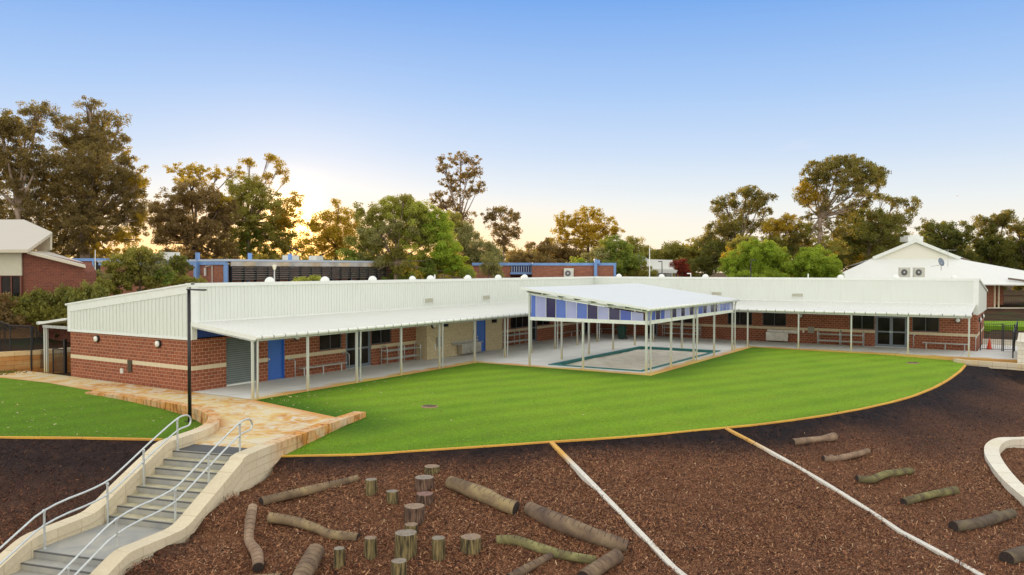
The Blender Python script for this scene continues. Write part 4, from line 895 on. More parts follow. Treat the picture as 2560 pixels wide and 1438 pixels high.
b1=pz(133,931,0); b2=pz(163.5,932.5,0); dd=b2.x*FX+b2.y*FY
meshfence('mesh_gate',[(b1.x,b1.y,.05,1.25),(b2.x,b2.y,.05,1.2)],'low chain mesh gate between the awning post and the end wall','gate')
gpst=thing('gate_post','thick black square gate post by the end wall','gate post',(b2.x,b2.y,0)); MB().box(b2.x-.07,b2.x+.07,b2.y-.07,b2.y+.07,0,1.72).build('shaft',M_BLACK,gpst,bevel=.01); MB().box(b2.x-.08,b2.x+.08,b2.y-.08,b2.y+.08,1.72,1.75).build('cap',M_BLACK,gpst)
# ------------------------------------------------------------------ right end: gate, fences, cone, walls
def picket(name,p,q,z0,z1,label,cat,sp=.115,zq=None,posts=True):
    p,q=Vector((*p,0)),Vector((*q,0)); t=thing(name,label,cat,(p.x,p.y,z0)); d=q-p; L=d.length; n=max(2,int(L/sp)); zq=zq or (z0,z1)
    m=MB()
    for i in range(n+1):
        f=i/n; c=p+d*f; za=z0+(zq[0]-z0)*f; zb=z1+(zq[1]-z1)*f; m.tube([(c.x,c.y,za+.08),(c.x,c.y,zb-.03)],.009,4)
    m.build('pickets',M_BLACK,t)
    for h0,h1 in ((z0+.1,zq[0]+.1),(z1-.04,zq[1]-.04)): MB().bar((p.x,p.y,h0),(q.x,q.y,h1),.035).build('rail',M_BLACK,t)
    for c,za,zb in ((p,z0,z1),(q,*zq)): MB().box(c.x-.035,c.x+.035,c.y-.035,c.y+.035,za-.05,zb+.03).build('post',M_BLACK,t)
picket('gate',(62.3,2.78),(62.5,1.55),0,1.8,'black picket gate leaf fixed to the right end wall','gate'); picket('gate',(62.5,1.46),(62.8,.85),0,1.75,'narrow black picket panel beside the gate leaf above the stone wall','gate')
s0=pa(2533,831,56.2); s1=pb(2548,785,s0.y)
picket('screen_fence',(56.2,s0.y),(min(s1.x,75),s0.y),.2,s0.z,'dark picket fence running away from the camera at the far right','fence',.11,(.6,s1.z if s1.z<4 else 2.4))
kb=thing('white_wall','short rendered white wall end beside the dark picket fence','stone wall',(55.2,.45,0)); MB().box(55.2,63,.25,.6,-.3,1.15).build('wall_body',M_STONEW,kb); MB().box(55.17,63.02,.22,.63,1.15,1.22).build('capping_course',M_STONEW,kb)
stonewall('stone_wall',densify([(55.85,3.75,-.02,-.9),(55.3,3.3,-.02,-.9),(55.1,2.0,-.02,-.9),(54.8,.4,-.02,-.9),(53.6,-2.5,-.05,-1),(51.5,-7,-.1,-1.2)],3),.36,'low limestone wall at the right end of the lawn below the verandah slab','stone wall',M_STONE)
cn=thing('traffic_cone','orange traffic cone behind the black gate beside the end wall','traffic cone',(63.42,2.3,0)); MB().lathe((63.42,2.3,0.04),[(.15,0),(.03,.72),(.025,.73)],16).build('cone_body',M_ORANGE,cn,smooth=False); MB().box(63.22,63.62,2.1,2.5,.0,.04).build('cone_base',M_ORANGE,cn)
# ramp / pale paving behind gate
def sheet(name,pix,z,mtl,zo=0):
    P=[pz(x,y,z) for x,y in pix]; o=MB().face([(p.x,p.y,z+zo) for p in P]).build(name,mtl); props(o,kind='structure'); return o
def noedge(o):
    at=o.data.attributes.new('edge','FLOAT','POINT'); at.data.foreach_set('value',np.full(len(o.data.vertices),9.,dtype=np.float32)); return o
MB_=noedge(MB().box(61.5,68,.6,2.9,-.3,-.004).build('paving',M_CONC)); props(MB_,kind='structure')
m=MB().box(67.6,68,-1.5,2.9,-.3,.35); o=m.build('low_wall',M_STONEW); props(o,'low pale wall closing the paving behind the black gate','low wall')
o=MB().box(68,90,-14,2.9,-.3,-.02).build('planting_bed',M_DIRT); props(o,kind='structure')
picket('railing',(82,-16),(82,3.5),.0,1.5,'black picket railing behind the right end of the building','fence',.13)
props(MB().box(84,96,-25,25,-.3,.35).build('grass_strip',M_GRASS),kind='structure'); props(MB().box(96,99,-25,25,-.3,.45).build('mulch_bed',M_MULCH),kind='structure'); props(MB().box(99,105,-30,25,-.3,.6).build('grass_strip',M_GRASS),kind='structure')
# curved white wall lower right
cw=[(2640,1090),(2565,1096.5),(2512,1098),(2486,1110),(2479,1127),(2487,1150),(2515,1188),(2550,1222),(2610,1268),(2690,1320)]
L=[]
for p in cw: v,_=gp(*p,.22); g=terr1(v.x,v.y); L.append((v.x,v.y,g+.24,g-.4))
stonewall('curved_wall',densify(L,4),.46,'pale curved limestone garden wall at the right edge of the mulch','stone wall',M_STONEW)
# drain covers
def drain(x,y,label,r=.3):
    z=terr1(x,y); t=thing('drain_cover',label,'drain cover',(x,y,z),'drain covers in the lawn'); MB().lathe((x,y,z-.05),[(r,0),(r,.075),(r*.88,.08)],28).build('ring',mat('drain_ring',(.34,.24,.13),.8),t)
    g=MB()
    for k in range(-4,5): l=math.sqrt(max(0,(r*.85)**2-(k*.055)**2)); g.box(x+k*.055-.012,x+k*.055+.012,y-l,y+l,z+.03,z+.045)
    g.build('grate',mat('drain_grate',(.14,.10,.06),.8),t)
v=pz(1074,1017); drain(v.x,v.y,'round brown drain grate in the middle of the lawn',.33); v=pz(2282,908); drain(v.x,v.y,'round drain grate in the lawn near the right wing doors',.33)
# ------------------------------------------------------------------ logs and stumps
def log(pts,rad,mtl,label,group,knots=(),grp2=None):
    P=[]; RR=[]
    for (x,y),r in zip(pts,rad):
        v,t=gp(x,y,.12); r_=r/F*t; v,t=gp(x,y,r_*.6); P.append(v); RR.append(r/F*t)
    Q=[]; QR=[]; k=6
    for i in range(len(P)-1):
        p0,p1,p2,p3=P[max(i-1,0)],P[i],P[i+1],P[min(i+2,len(P)-1)]
        for j in range(k):
            t=j/k; Q.append(.5*((2*p1)+(p2-p0)*t+(2*p0-5*p1+4*p2-p3)*t*t+(3*p1-p0-3*p2+p3)*t**3)); QR.append((RR[i]*(1-t)+RR[i+1]*t)*(1+.05*math.sin(3.1*(i+t)+x)))
    Q.append(P[-1]); QR.append(RR[-1]); c=sum(P,Vector())/len(P); c.z=terr1(c.x,c.y)
    t=thing('log',label,'log',c,group); m=MB(); m.tube(Q,QR,18,True,.012,capm=1,flat=.93)
    # rounded bark rim: end faces sit slightly inside
    o=m.build('trunk',[mtl,M_END],t,smooth=True)
    for kx,ky,kr in knots:
        v,tt=gp(kx,ky,.15); r_=kr/F*tt; MB().lathe((v.x,v.y,v.z-.05),[(r_*1.3,0),(r_,.06),(r_*.5,.09)],10).build('knot',mtl,t,smooth=True)
A='logs laid around the stump steps'; Bq='row of short logs on the right mulch slope'
log([(652.8,1254.5),(728.7,1236),(813,1216.6),(894.7,1195.5)],[12,12.5,11,9],M_LOG1,'straight tan log farthest back on the left, beside the limestone wall',A)
log([(631.7,1267),(624.7,1309),(623,1351.5),(641.6,1382.5),(645.8,1419)],[12,12.5,12.5,14,14.5],M_LOG5,'wavy log leading towards the camera nearest to the steps wall',A)
log([(672.5,1294),(728.7,1302),(785,1319),(827,1336),(896,1344.5)],[15,13,12,12,12.5],M_LOG1,'bent log with a dark cut end at bottom left beneath the straight tan log',A)
log([(790.6,1376),(757,1438),(735,1480)],[22,24,25],M_LOG3,'thick grey brown log cut off by the bottom edge left of the stumps',A)
log([(605,1448),(702,1443)],[10,10],M_LOG1,'log just showing at the bottom edge below the wavy log',A)
log([(1124.4,1205.3),(1166.6,1221),(1214.4,1240),(1253.7,1258.7),(1290,1271.4)],[16,20,20,19,19],M_LOG1,'big yellowish wavy log pointing at the pavilion, upper of the two thickest',A,[(1150,1212,12)])
log([(1321,1270),(1377.5,1299),(1462,1332),(1518,1352),(1568.7,1367)],[19,23,23,20,17],M_LOG3,'longest and thickest greyish log beside the concrete strip',A)
log([(1241,1350),(1293,1352),(1349.4,1372),(1405.6,1387),(1490,1402)],[11,14,14,13,12],M_LOG2,'greenish mossy log crossed by a thin brown log',A)
log([(1379,1388),(1321,1419),(1273,1446)],[10,11,12],M_LOG3,'thin brown log leaning on the mossy log near the bottom edge',A)
log([(1543.4,1389),(1501,1416),(1460,1446)],[19,20,20],M_LOG3,'thick knobbly log end against the longest log at bottom centre',A,[(1520,1405,8)])
log([(1980.8,1105.8),(2022,1101),(2059,1097),(2085.5,1091)],[9.5,8.5,9,11],M_LOG5,'pale short log highest up in the row on the right slope',Bq)
log([(2057.5,1147),(2085.5,1148),(2134,1137.6),(2169.7,1128)],[9,9,7.5,8],M_LOG5,'thin curved tan log second from the top of the right row',Bq,[(2078,1140,6)])
log([(2141.7,1197.5),(2179,1199),(2216.5,1185),(2280,1177)],[10,10,10,8],M_LOG2,'yellow green wavy log third from the top of the right row',Bq)
log([(2257.7,1255.5),(2321,1238.6),(2388.6,1225.5)],[10,10,11],M_LOG2,'straight mossy log fourth from the top of the right row',Bq)
log([(2383,1317),(2433.5,1311.6),(2486,1296.6),(2530.8,1283.5)],[16,14,15,12],M_LOG4,'dark brown bent log with a forked end near the right edge',Bq,[(2490,1280,9)])
log([(2516,1397.7),(2564.5,1381),(2620,1363)],[19,18,16],M_LOG4,'dark log cut off by the bottom right edge of the picture',Bq)
stumps=[((1079.7,1166),19.7,1184,1,1,'shortest wide stump farthest back, nearest the lawn edge'),((1060.6,1194),23.9,1226,0,2,'wide stump second from the back of the stump line'),((1062,1235),21.4,1261.5,0,3,'dark purplish low stump third from the back of the stump line'),
((927.6,1200),14.6,1240,1,2,'slim tall stump beside the end of the straight tan log'),((980.5,1229),14.6,1258.7,1,2,'small slim stump midway between the tan log and the stump line'),((1036,1266.6),26,1311,0,1,'very wide brown stump in the centre of the stump line'),
((1028,1312),16.3,1343,1,1,'narrow stump half hidden behind the largest stump'),((1015,1334),27.6,1398,1,2,'largest green stained stump with a grey top'),((926.5,1346),15.5,1396.5,1,1,'slim stump right of the dark end of the bent log'),((848,1372.6),14,1423,1,2,'slimmest dark stump beside the thick cut off log'),
((1095.8,1346.5),17,1398,1,2,'slim stump with a pale top right of the largest stump'),((1178,1343),25.9,1384,1,1,'wide stump standing alone nearest to the mossy log'),((998,1403.6),19.7,1452,1,2,'stump cut by the bottom edge in front of the largest stump')]
for (cx,cy),hw,by,bm_,tm,lab in stumps:
    v,t=gp(cx,by-.34*hw,0); r=hw/F*t; h=(by-.34*hw-cy)/F*t*1.05
    th=thing('stump',lab,'stump',(v.x,v.y,v.z),'upright log stumps in the mulch'); n=26; ph=rng.uniform(0,6); 
    def prof(z,k): 
        return [(v.x+math.cos(a)*r*k*(1+.035*math.sin(3*a+ph)+.02*math.sin(7*a)),v.y+math.sin(a)*r*k*(1+.035*math.sin(3*a+ph)+.02*math.sin(7*a)),v.z+z) for a in np.linspace(0,2*math.pi,n,endpoint=False)]
    m=MB(); lv=[(-.3,1.06),(0,1.03),(h*.4,.98),(h*.8,.98),(h-.02,1.0),(h,.965)]; 
    for z_,k in lv: m.v+=prof(z_,k)
    for i in range(len(lv)-1):
        for j in range(n): m.f.append((i*n+j,i*n+(j+1)%n,(i+1)*n+(j+1)%n,(i+1)*n+j)); m.mi.append(0)
    m.build('trunk',[M_ST2,M_ST1][bm_],th,smooth=True)
    m=MB(); m.face(prof(h+.001,.965)); tp=m.build('sawn_top',[M_TOP1,M_TOP2,M_TOP3][tm-1],th)
# ------------------------------------------------------------------ chips and fallen leaves
def scatter(name,P,N,size,asp,mtl,seed,tilt=.35,zo=.01,pale=None):
    g=np.random.default_rng(seed); n=len(P); a=g.uniform(0,2*np.pi,n); L=g.uniform(*size,n); W=L*g.uniform(*asp,n)
    u=np.stack([np.cos(a),np.sin(a),g.normal(0,tilt,n)],1); w=np.stack([-np.sin(a),np.cos(a),g.normal(0,tilt,n)],1)
    c=P+np.array([0,0,zo]); u*=L[:,None]/2; w*=W[:,None]/2
    V=np.stack([c-u-w*.7,c+u-w,c+u+w*.7,c-u+w],1).reshape(-1,3); V[:,2]+=np.repeat(np.abs(u[:,2])*.6,4)
    me=bpy.data.meshes.new(name); me.vertices.add(4*n); me.vertices.foreach_set('co',V.ravel()); me.loops.add(4*n); me.loops.foreach_set('vertex_index',np.arange(4*n,dtype=np.int32)); me.polygons.add(n); me.polygons.foreach_set('loop_start',np.arange(0,4*n,4,dtype=np.int32)); me.polygons.foreach_set('loop_total',np.full(n,4,dtype=np.int32)); me.update(); me.validate()
    at=me.attributes.new('rnd','FLOAT','FACE'); at.data.foreach_set('value',((g.random(n)**(1 if pale is None else 1))*(1 if pale is None else pale)).astype(np.float32)); me.materials.append(mtl)
    o=bpy.data.objects.new(name,me); COL.objects.link(o); props(o,kind='stuff'); return o
def vray(px,py):
    u=(px-1280)/F; v=-(py-719)/F; h=math.cos(PITCH)+v*math.sin(PITCH); z=-math.sin(PITCH)+v*math.cos(PITCH)
    return FX*h+RX*u,FY*h+RY*u,z
def unproj(n,x0,x1,y0,y1,seed):
    g=np.random.default_rng(seed); px=g.uniform(x0,x1,n); py=g.uniform(y0,y1,n); dx,dy,dz=vray(px,py); t=np.full(n,12.); 
    lo=np.full(n,8.); hi=np.full(n,70.)
    for _ in range(22):
        mid=(lo+hi)/2; ab=(H+dz*mid)>terr(dx*mid,dy*mid); lo=np.where(ab,mid,lo); hi=np.where(ab,hi,mid)
    x,y=dx*lo,dy*lo; return x,y
x,y=unproj(210000,-300,2860,930,1640,3); d,_=sdist(x,y); s_,r_=inwall(x,y); m=(d>np.where(np.random.default_rng(1).random(len(d))<.12,-.16,.07))&~((s_>-.6)&(r_>-.45)&(r_<SWID+.5))
x,y,d=x[m],y[m],d[m]; dp=edge_dark(x,y); keep=nr.random(len(x))>dp*.35; x,y,dp=x[keep],y[keep],dp[keep]; pl_=1-.72*dp; pl_=np.where(nr.random(len(x))<.012,1.0,pl_)
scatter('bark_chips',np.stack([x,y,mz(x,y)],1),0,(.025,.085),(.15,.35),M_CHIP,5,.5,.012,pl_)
x,y=unproj(130000,-200,2600,860,1145,8)
dd_,_=sdist(x,y); inR=np.zeros(len(x),bool); inL=np.zeros(len(x),bool)
GRS=True
P=[]
from mathutils.geometry import intersect_point_tri_2d
def inpoly(x,y,Q):
    c=np.zeros(x.shape,bool); j=len(Q)-1
    for i in range(len(Q)):
        xi,yi=Q[i]; xj,yj=Q[j]; c^=((yi>y)!=(yj>y))&(x<(xj-xi)*(y-yi)/((yj-yi)+1e-12)+xi); j=i
    return c
g_=np.random.default_rng(4); lx=g_.uniform(2,20,900); ly=g_.uniform(20,46,900); m=inpoly(lx,ly,lawnLp); lx,ly=lx[m],ly[m]
rx_=22+g_.exponential(7,260); ry_=26.8-g_.exponential(3.2,260); m=inpoly(rx_,ry_,lawnR); rx_,ry_=rx_[m],ry_[m]
Pz=np.concatenate([np.stack([lx,ly,zl(lx,ly)],1),np.stack([rx_,ry_,terr(rx_,ry_)-.01],1)])
inR=inpoly(x,y,lawnR); inL=inpoly(x,y,lawnLp); 
gx_=np.concatenate([x[inR],x[inL]]); gy_=np.concatenate([y[inR],y[inL]]); gz_=np.concatenate([terr(x[inR],y[inR])-.012,zl(x[inL],y[inL])])
tg=np.random.default_rng(21); nn=len(gx_); a_=tg.uniform(0,2*np.pi,nn); hh=tg.uniform(.008,.026,nn); ww=tg.uniform(.008,.022,nn); lx_=tg.normal(0,.5,nn)*hh; ly_=tg.normal(0,.5,nn)*hh
b0=np.stack([gx_-np.cos(a_)*ww,gy_-np.sin(a_)*ww,gz_-.003],1); b1=np.stack([gx_+np.cos(a_)*ww,gy_+np.sin(a_)*ww,gz_-.003],1); b2=np.stack([gx_+lx_,gy_+ly_,gz_+hh],1)
V=np.stack([b0,b1,b2],1).reshape(-1,3); me=bpy.data.meshes.new('grass_tufts'); me.vertices.add(3*nn); me.vertices.foreach_set('co',V.ravel()); me.loops.add(3*nn); me.loops.foreach_set('vertex_index',np.arange(3*nn,dtype=np.int32)); me.polygons.add(nn); me.polygons.foreach_set('loop_start',np.arange(0,3*nn,3,dtype=np.int32)); me.polygons.foreach_set('loop_total',np.full(nn,3,dtype=np.int32)); me.update(); me.validate()
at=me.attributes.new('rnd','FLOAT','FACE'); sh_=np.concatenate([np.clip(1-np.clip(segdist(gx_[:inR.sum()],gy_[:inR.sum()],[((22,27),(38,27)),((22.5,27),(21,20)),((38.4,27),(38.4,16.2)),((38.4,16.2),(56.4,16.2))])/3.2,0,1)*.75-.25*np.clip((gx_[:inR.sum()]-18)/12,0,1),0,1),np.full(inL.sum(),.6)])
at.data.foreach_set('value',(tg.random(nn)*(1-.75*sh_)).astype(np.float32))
def tuftmat():
    t=NT('grass_tuft'); f=t.attr('rnd'); c=t.ramp(f,[(0,(.11,.24,.015)),(.5,(.26,.47,.025)),(.9,(.36,.56,.05)),(1,(.48,.54,.12))]); return t.out(c,.8,.1)
me.materials.append(tuftmat()); o=bpy.data.objects.new('grass_tufts',me); COL.objects.link(o); props(o,kind='stuff')
scatter('fallen_leaves',Pz,0,(.04,.11),(.25,.55),M_LITTER,9,.2,.02)
# ------------------------------------------------------------------ trees
LEAFN=0
def leaves(name,C,Rr,per,size,mtl,parent,droop=0,seed=1,flat=.8):
    """C: clump centres (n,3) Rr: clump radii (n)"""
    global LEAFN
    g=np.random.default_rng(seed); n=len(C); cnt=np.maximum(3,(per*np.ones(n)).astype(int)); idx=np.repeat(np.arange(n),cnt); N=len(idx); LEAFN+=N
    d=g.normal(size=(N,3)); d/=np.linalg.norm(d,axis=1)[:,None]; rr=Rr[idx]*g.random(N)**.45; d[:,2]*=flat
    c=C[idx]+d*rr[:,None]
    if droop: c[:,2]-=droop*g.random(N)**2*Rr[idx]
    a=g.normal(size=(N,3)); a/=np.linalg.norm(a,axis=1)[:,None]
    if droop: a[:,2]*=2.2; a/=np.linalg.norm(a,axis=1)[:,None]
    b=np.cross(a,d+g.normal(0,.6,(N,3))); b/=np.linalg.norm(b,axis=1)[:,None]+1e-9
    s=size*g.uniform(.6,1.4,N); a*=s[:,None]*.62; b*=s[:,None]*.36
    V=np.stack([c-a,c+b*.9,c+a,c-b],1).reshape(-1,3)-np.array(off(parent)); me=bpy.data.meshes.new(name)
    me.vertices.add(4*N); me.vertices.foreach_set('co',V.ravel()); me.loops.add(4*N); me.loops.foreach_set('vertex_index',np.arange(4*N,dtype=np.int32)); me.polygons.add(N); me.polygons.foreach_set('loop_start',np.arange(0,4*N,4,dtype=np.int32)); me.polygons.foreach_set('loop_total',np.full(N,4,dtype=np.int32)); me.update(); me.validate()
    cl=g.random(n)*.6; at=me.attributes.new('rnd','FLOAT','FACE'); at.data.foreach_set('value',np.clip(cl[idx]+g.random(N)*.5-.05,0,1).astype(np.float32)); me.materials.append(mtl)
    o=bpy.data.objects.new(name,me); COL.objects.link(o); o.parent=parent; return o
TS=[100]
def tree(name,label,cat,D,base,ell,mtl,bark=None,dens=1.0,ls=3.3,tw=5,fork=None,group='trees behind the school',clump=11,droop=0,cover=3.2,mtl2=None,mix2=0,thick=1.0):
    """base (px, z) ; ell list of (px,py,rx,ry[,dens[,mat]]) in source pixels, turned into metres at distance D"""
    TS[0]+=1; g=np.random.default_rng(TS[0]); pm=F/D
    bx_=pd(base[0],673,D); z0=base[1]; t=thing(name,label,cat,(bx_.x,bx_.y,z0),group)
    right=Vector((RX,RY,0)); fwd=Vector((FX,FY,0)); groups={}
    br=MB(); allc=[]; top=Vector((bx_.x,bx_.y,z0))
    ys=[e[1]+e[3] for e in ell]; forkpx=fork or (base[0],max(ys)-.25*(max(ys)-min(e[1]-e[3] for e in ell)))
    fk=pd(forkpx[0],forkpx[1],D); r0=tw/pm
    mid=Vector((bx_.x,bx_.y,z0)).lerp(fk,.5)+right*g.normal(0,.15)*tw/pm
    br.tube([Vector((bx_.x,bx_.y,z0-.3)),mid,fk],[r0*1.25,r0,r0*.8],8)
    for e in ell:
        px,py,rx,ry=e[:4]; rx*=1.12; ry*=1.1; dn=e[4] if len(e)>4 else 1; mm=e[5] if len(e)>5 else mtl
        c=pd(px,py,D)+fwd*float(g.uniform(-.5,.5))*rx/pm; RX_,RZ_=rx/pm,ry/pm
        n=max(3,int(3.8*rx*ry/(clump*clump)*dens*dn)+1)
        dd=g.normal(size=(n,3)); dd/=np.linalg.norm(dd,axis=1)[:,None]; rad=g.random(n)**.4*.93; dd*=rad[:,None]
        P=np.array(c)+dd[:,0:1]*np.array(right)*RX_+dd[:,1:2]*np.array(fwd)*RX_*.8+dd[:,2:3]*np.array([0,0,1])*RZ_
        Rr=clump/pm*g.uniform(.65,1.35,n)
        groups.setdefault(mm.name,[mm,[],[]]); groups[mm.name][1].append(P); groups[mm.name][2].append(Rr)
        lb=c-Vector((0,0,RZ_*.35)); m1=fk.lerp(lb,.55)+Vector((0,0,-.12*(lb-fk).length*.3)); lr=max(r0*.3*min(1,rx/45+.25),.8/pm)
        br.tube([fk,m1,lb],[r0*.55,lr,lr*.7],6)
        for k in g.choice(n,min(n,9 if rx>25 else 5),replace=False):
            e_=Vector(P[k]); mm_=lb.lerp(e_,.5)+Vector((0,0,.3*float(g.normal()))); br.tube([m1.lerp(lb,float(g.uniform(.4,1))),mm_,e_],[lr*.5,lr*.3,lr*.12],4)
    br.build('trunk',bark or M_BARK,t,smooth=True)
    for i,(mm,Ps,Rs) in enumerate(groups.values()):
        P=np.concatenate(Ps); Rr=np.concatenate(Rs); per=cover*(clump/ls)**2*2.6
        leaves('crown',P,Rr,per,ls/pm,mm,t,droop,TS[0]*7+i)
    return t
# --- left group
GL='tall eucalypts on the left skyline'  # gold clumps put the low sun's rim light into leaf colour
tree('eucalyptus_tree','tall open eucalypt at the left picture edge, upright pale limbs','tree',105,(40,2),[(10,310,50,40),(85,275,48,26,.8),(60,330,60,35),(15,390,60,40),(90,400,45,40),(30,460,60,45),(5,540,50,50),(70,520,40,40,.7),(-50,400,60,90),(20,600,60,35)],L_LEFT,tw=9,fork=(45,520),group=GL)
tree('eucalyptus_tree','biggest dark eucalypt on the left with a bushy dome crown','tree',110,(205,2),[(190,325,65,45),(245,290,62,22,.6),(265,350,60,40),(170,390,80,60),(255,420,85,60),(130,460,60,45),(200,490,90,60),(300,480,55,60),(150,550,85,50),(250,560,75,45),(320,540,42,35),(120,600,70,45),(205,610,50,25,.6),(310,420,35,35,.7),(350,500,18,30,.5),(235,262,45,12,.6),(300,305,12,20,.5),(275,600,50,28,.45,L_SUNGOLD),(355,420,10,12,.6,L_SUNGOLD),(160,630,70,25,.6),(345,455,22,30,.5,L_SUNGOLD),(350,540,20,28,.5,L_SUNGOLD),(330,600,40,18,.5,L_SUNGOLD),(320,390,20,26,.35,L_SUNGOLD),(270,640,40,20,.5,L_SUNGOLD)],L_LEFT,tw=12,fork=(215,560),group=GL,cover=2.7)
tree('eucalyptus_tree','leaning thinner eucalypt right of the biggest one, crown edge lit gold','tree',118,(225,2),[(340,470,28,30,.7),(352,560,22,40,.6),(300,640,50,22,.35,L_SUNGOLD),(330,585,30,18,.5,L_SUNGOLD)],L_LEFT,tw=8,fork=(235,600),group=GL)
tree('bushy_tree','rounded brown leaved tree left of the sun','tree',100,(490,2),[(485,545,95,70,.4),(430,520,50,42),(500,490,55,35),(540,530,48,42),(440,570,55,40),(520,590,60,48),(400,590,25,30,.6),(470,640,65,25,.7),(560,630,40,25,.7),(400,560,20,30,.35,L_SUNGOLD),(560,500,24,20,.4,L_SUNGOLD),(480,455,40,12,.4,L_SUNGOLD)],L_BROWN,bark=M_BARKD,tw=7,group=GL,cover=3.6)
tree('eucalyptus_tree','wispy topped eucalypt behind the rounded brown tree','tree',125,(470,2),[(440,420,40,14,.5),(500,425,50,16,.45),(470,445,45,14,.45),(540,440,25,14,.5),(585,430,30,14,.4)],L_SUNGOLD,tw=5,fork=(490,520),group=GL,clump=7)
tree('eucalyptus_tree','green and gold eucalypt with arching top sprays against the sun','tree',108,(620,2),[(640,530,85,60,.3),(655,600,85,45,.3),(575,500,32,28,.8,L_OLIVE),(620,470,48,32),(660,500,50,35,.8),(600,550,45,45,1,L_OLIVE),(660,560,50,42,.75),(715,530,38,35,.6,L_SUNGOLD),(700,590,45,38,.75),(590,620,60,30,1,L_MID),(730,560,35,20,.4,L_SUNGOLD),(620,405,32,9,.6,L_SUNGOLD),(665,395,20,12,.7,L_SUNGOLD),(695,415,14,20,.7,L_SUNGOLD),(712,445,9,20,.6,L_SUNGOLD),(668,440,14,7,.4,L_SUNGOLD),(735,500,16,22,.5,L_SUNGOLD),(680,640,70,22,.5,L_OLIVE),(750,620,40,20,.35,L_SUNGOLD),(700,610,30,22,.5,L_SUNGOLD),(700,540,30,24,.5,L_SUNGOLD),(640,450,40,14,.5,L_SUNGOLD),(610,590,50,30,.5,L_MID)],L_OLIVE,tw=6,fork=(620,560),group=GL)
tree('golden_tree','low golden backlit tree directly right of the sun','tree',112,(840,2),[(835,580,65,50,.3),(790,560,28,20,.7),(840,540,40,22,.7),(820,590,45,30,.7),(870,560,30,28,.7),(860,610,40,35,.7),(800,630,40,25,.5),(845,508,14,10,.6),(760,600,25,20,.4)],L_SUNGOLD,bark=M_BARKD,tw=5,group=GL)
tree('pepper_tree','wide green peppercorn tree with visible branching trunk behind the left wing','tree',74,(985,1.5),[(1000,555,88,48,.4,L_FRESH),(1065,600,75,60,.7,L_FRESH),(950,610,75,50,.35,L_OLIVE),(925,535,42,35,.7,L_OLIVE),(985,520,52,32,.85,L_FRESH),(1045,530,48,36,1,L_FRESH),(1085,570,42,45,1,L_GREEN),(1110,625,45,45,1,L_GREEN),(1020,580,55,35,.7,L_GREY),(960,580,55,32,.55,L_GREY),(900,600,42,38,.7,L_OLIVE),(885,650,42,35,.8,L_MID),(940,655,50,28,.7,L_GREY),(1010,655,50,30,.5,L_OLIVE),(1070,665,55,30,1,L_MID),(1140,668,36,32,1,L_GREEN),(1165,690,20,18,1,L_MID),(870,690,40,18,.8,L_FRESH),(1000,695,120,10,.6,L_MID),(1010,500,25,12,.7,L_OLIVE)],L_FRESH,tw=6,fork=(990,655),group='trees just behind the white building',clump=12,cover=4.6)
tree('gum_tree','tall sparse gum with upright twiggy limbs above the peppercorn tree','tree',115,(1150,2),[(1150,395,32,18,.55),(1115,420,26,16,.45),(1190,415,18,28,.45),(1125,455,30,18,.5),(1165,440,28,24,.6),(1195,465,22,18,.5),(1150,480,40,20,.45),(1105,400,10,12,.5),(1140,520,40,20,.25),(1170,540,30,16,.25),(1105,505,30,18,.6),(1095,490,16,10,.6)],L_BROWN,tw=5,fork=(1150,560),group='trees in the middle distance',clump=7,ls=4)
tree('willow_tree','grey green drooping tree between the peppercorn tree and the thin gum','tree',95,(1180,1.5),[(1130,560,32,40,1,L_OLIVE),(1165,600,38,48,1,L_GREY),(1200,630,36,35,1,L_GREY),(1235,640,28,35,.9,L_GREY),(1150,660,60,28,1,L_OLIVE)],L_GREY,bark=M_BARKD,tw=4,group='trees in the middle distance',droop=1.2,cover=4)
tree('gum_tree','narrow pale trunked gum standing left of the small brick block','tree',100,(1262,1.5),[(1250,530,32,18,.6),(1275,545,24,26,.6),(1225,545,22,18,.6),(1250,580,34,26,.65),(1285,585,16,22,.6),(1262,615,28,20,.5),(1240,640,20,14,.3)],L_BROWN,tw=3.2,fork=(1258,600),group='trees in the middle distance',clump=8)
tree('weeping_tree','thin weeping willow wisps in front of the brick wall','tree',82,(1222,1.5),[(1222,655,26,32,.8),(1240,680,18,22,.6)],L_GREY,bark=M_BARKD,tw=2,group='trees in the middle distance',clump=7,droop=2,ls=4)
tree('brown_tree','broad golden brown tree behind the orange brick block','tree',110,(1470,1.5),[(1420,550,34,20,.7),(1470,535,40,18,.7),(1455,575,52,26,.8),(1510,565,36,24,.75),(1540,580,24,12,.6),(1400,590,28,18,.6),(1480,600,55,25,.8),(1395,565,14,16,.5)],L_SUNGOLD,bark=M_BARKD,tw=4,group='trees in the middle distance',clump=9,mtl2=L_BROWN)
tree('bushy_tree','low brown tree line left of the broad golden brown tree','tree',120,(1340,1.5),[(1300,645,35,18),(1345,625,30,20,.8),(1385,620,35,28,.9),(1430,630,45,30),(1350,660,60,22)],L_BROWN,bark=M_BARKD,tw=3,group='trees in the middle distance',cover=4)
tree('green_tree','dense dark green rounded tree right of the orange brick block','tree',90,(1555,1.5),[(1535,620,38,28,1,L_MID),(1500,640,40,22,1,L_GREY),(1570,650,36,34,1,L_MID),(1450,665,40,18,1,L_GREEN),(1530,670,60,25,1,L_MID),(1600,680,40,22,1,L_OLIVE)],L_MID,bark=M_BARKD,tw=4,group='trees in the middle distance',cover=4)
tree('round_tree','round golden topped tree behind the dark green one','tree',125,(1600,1.5),[(1590,615,30,24),(1615,635,26,24),(1570,640,30,20)],L_OLIVE,bark=M_BARKD,tw=3,group='trees in the middle distance',cover=4)
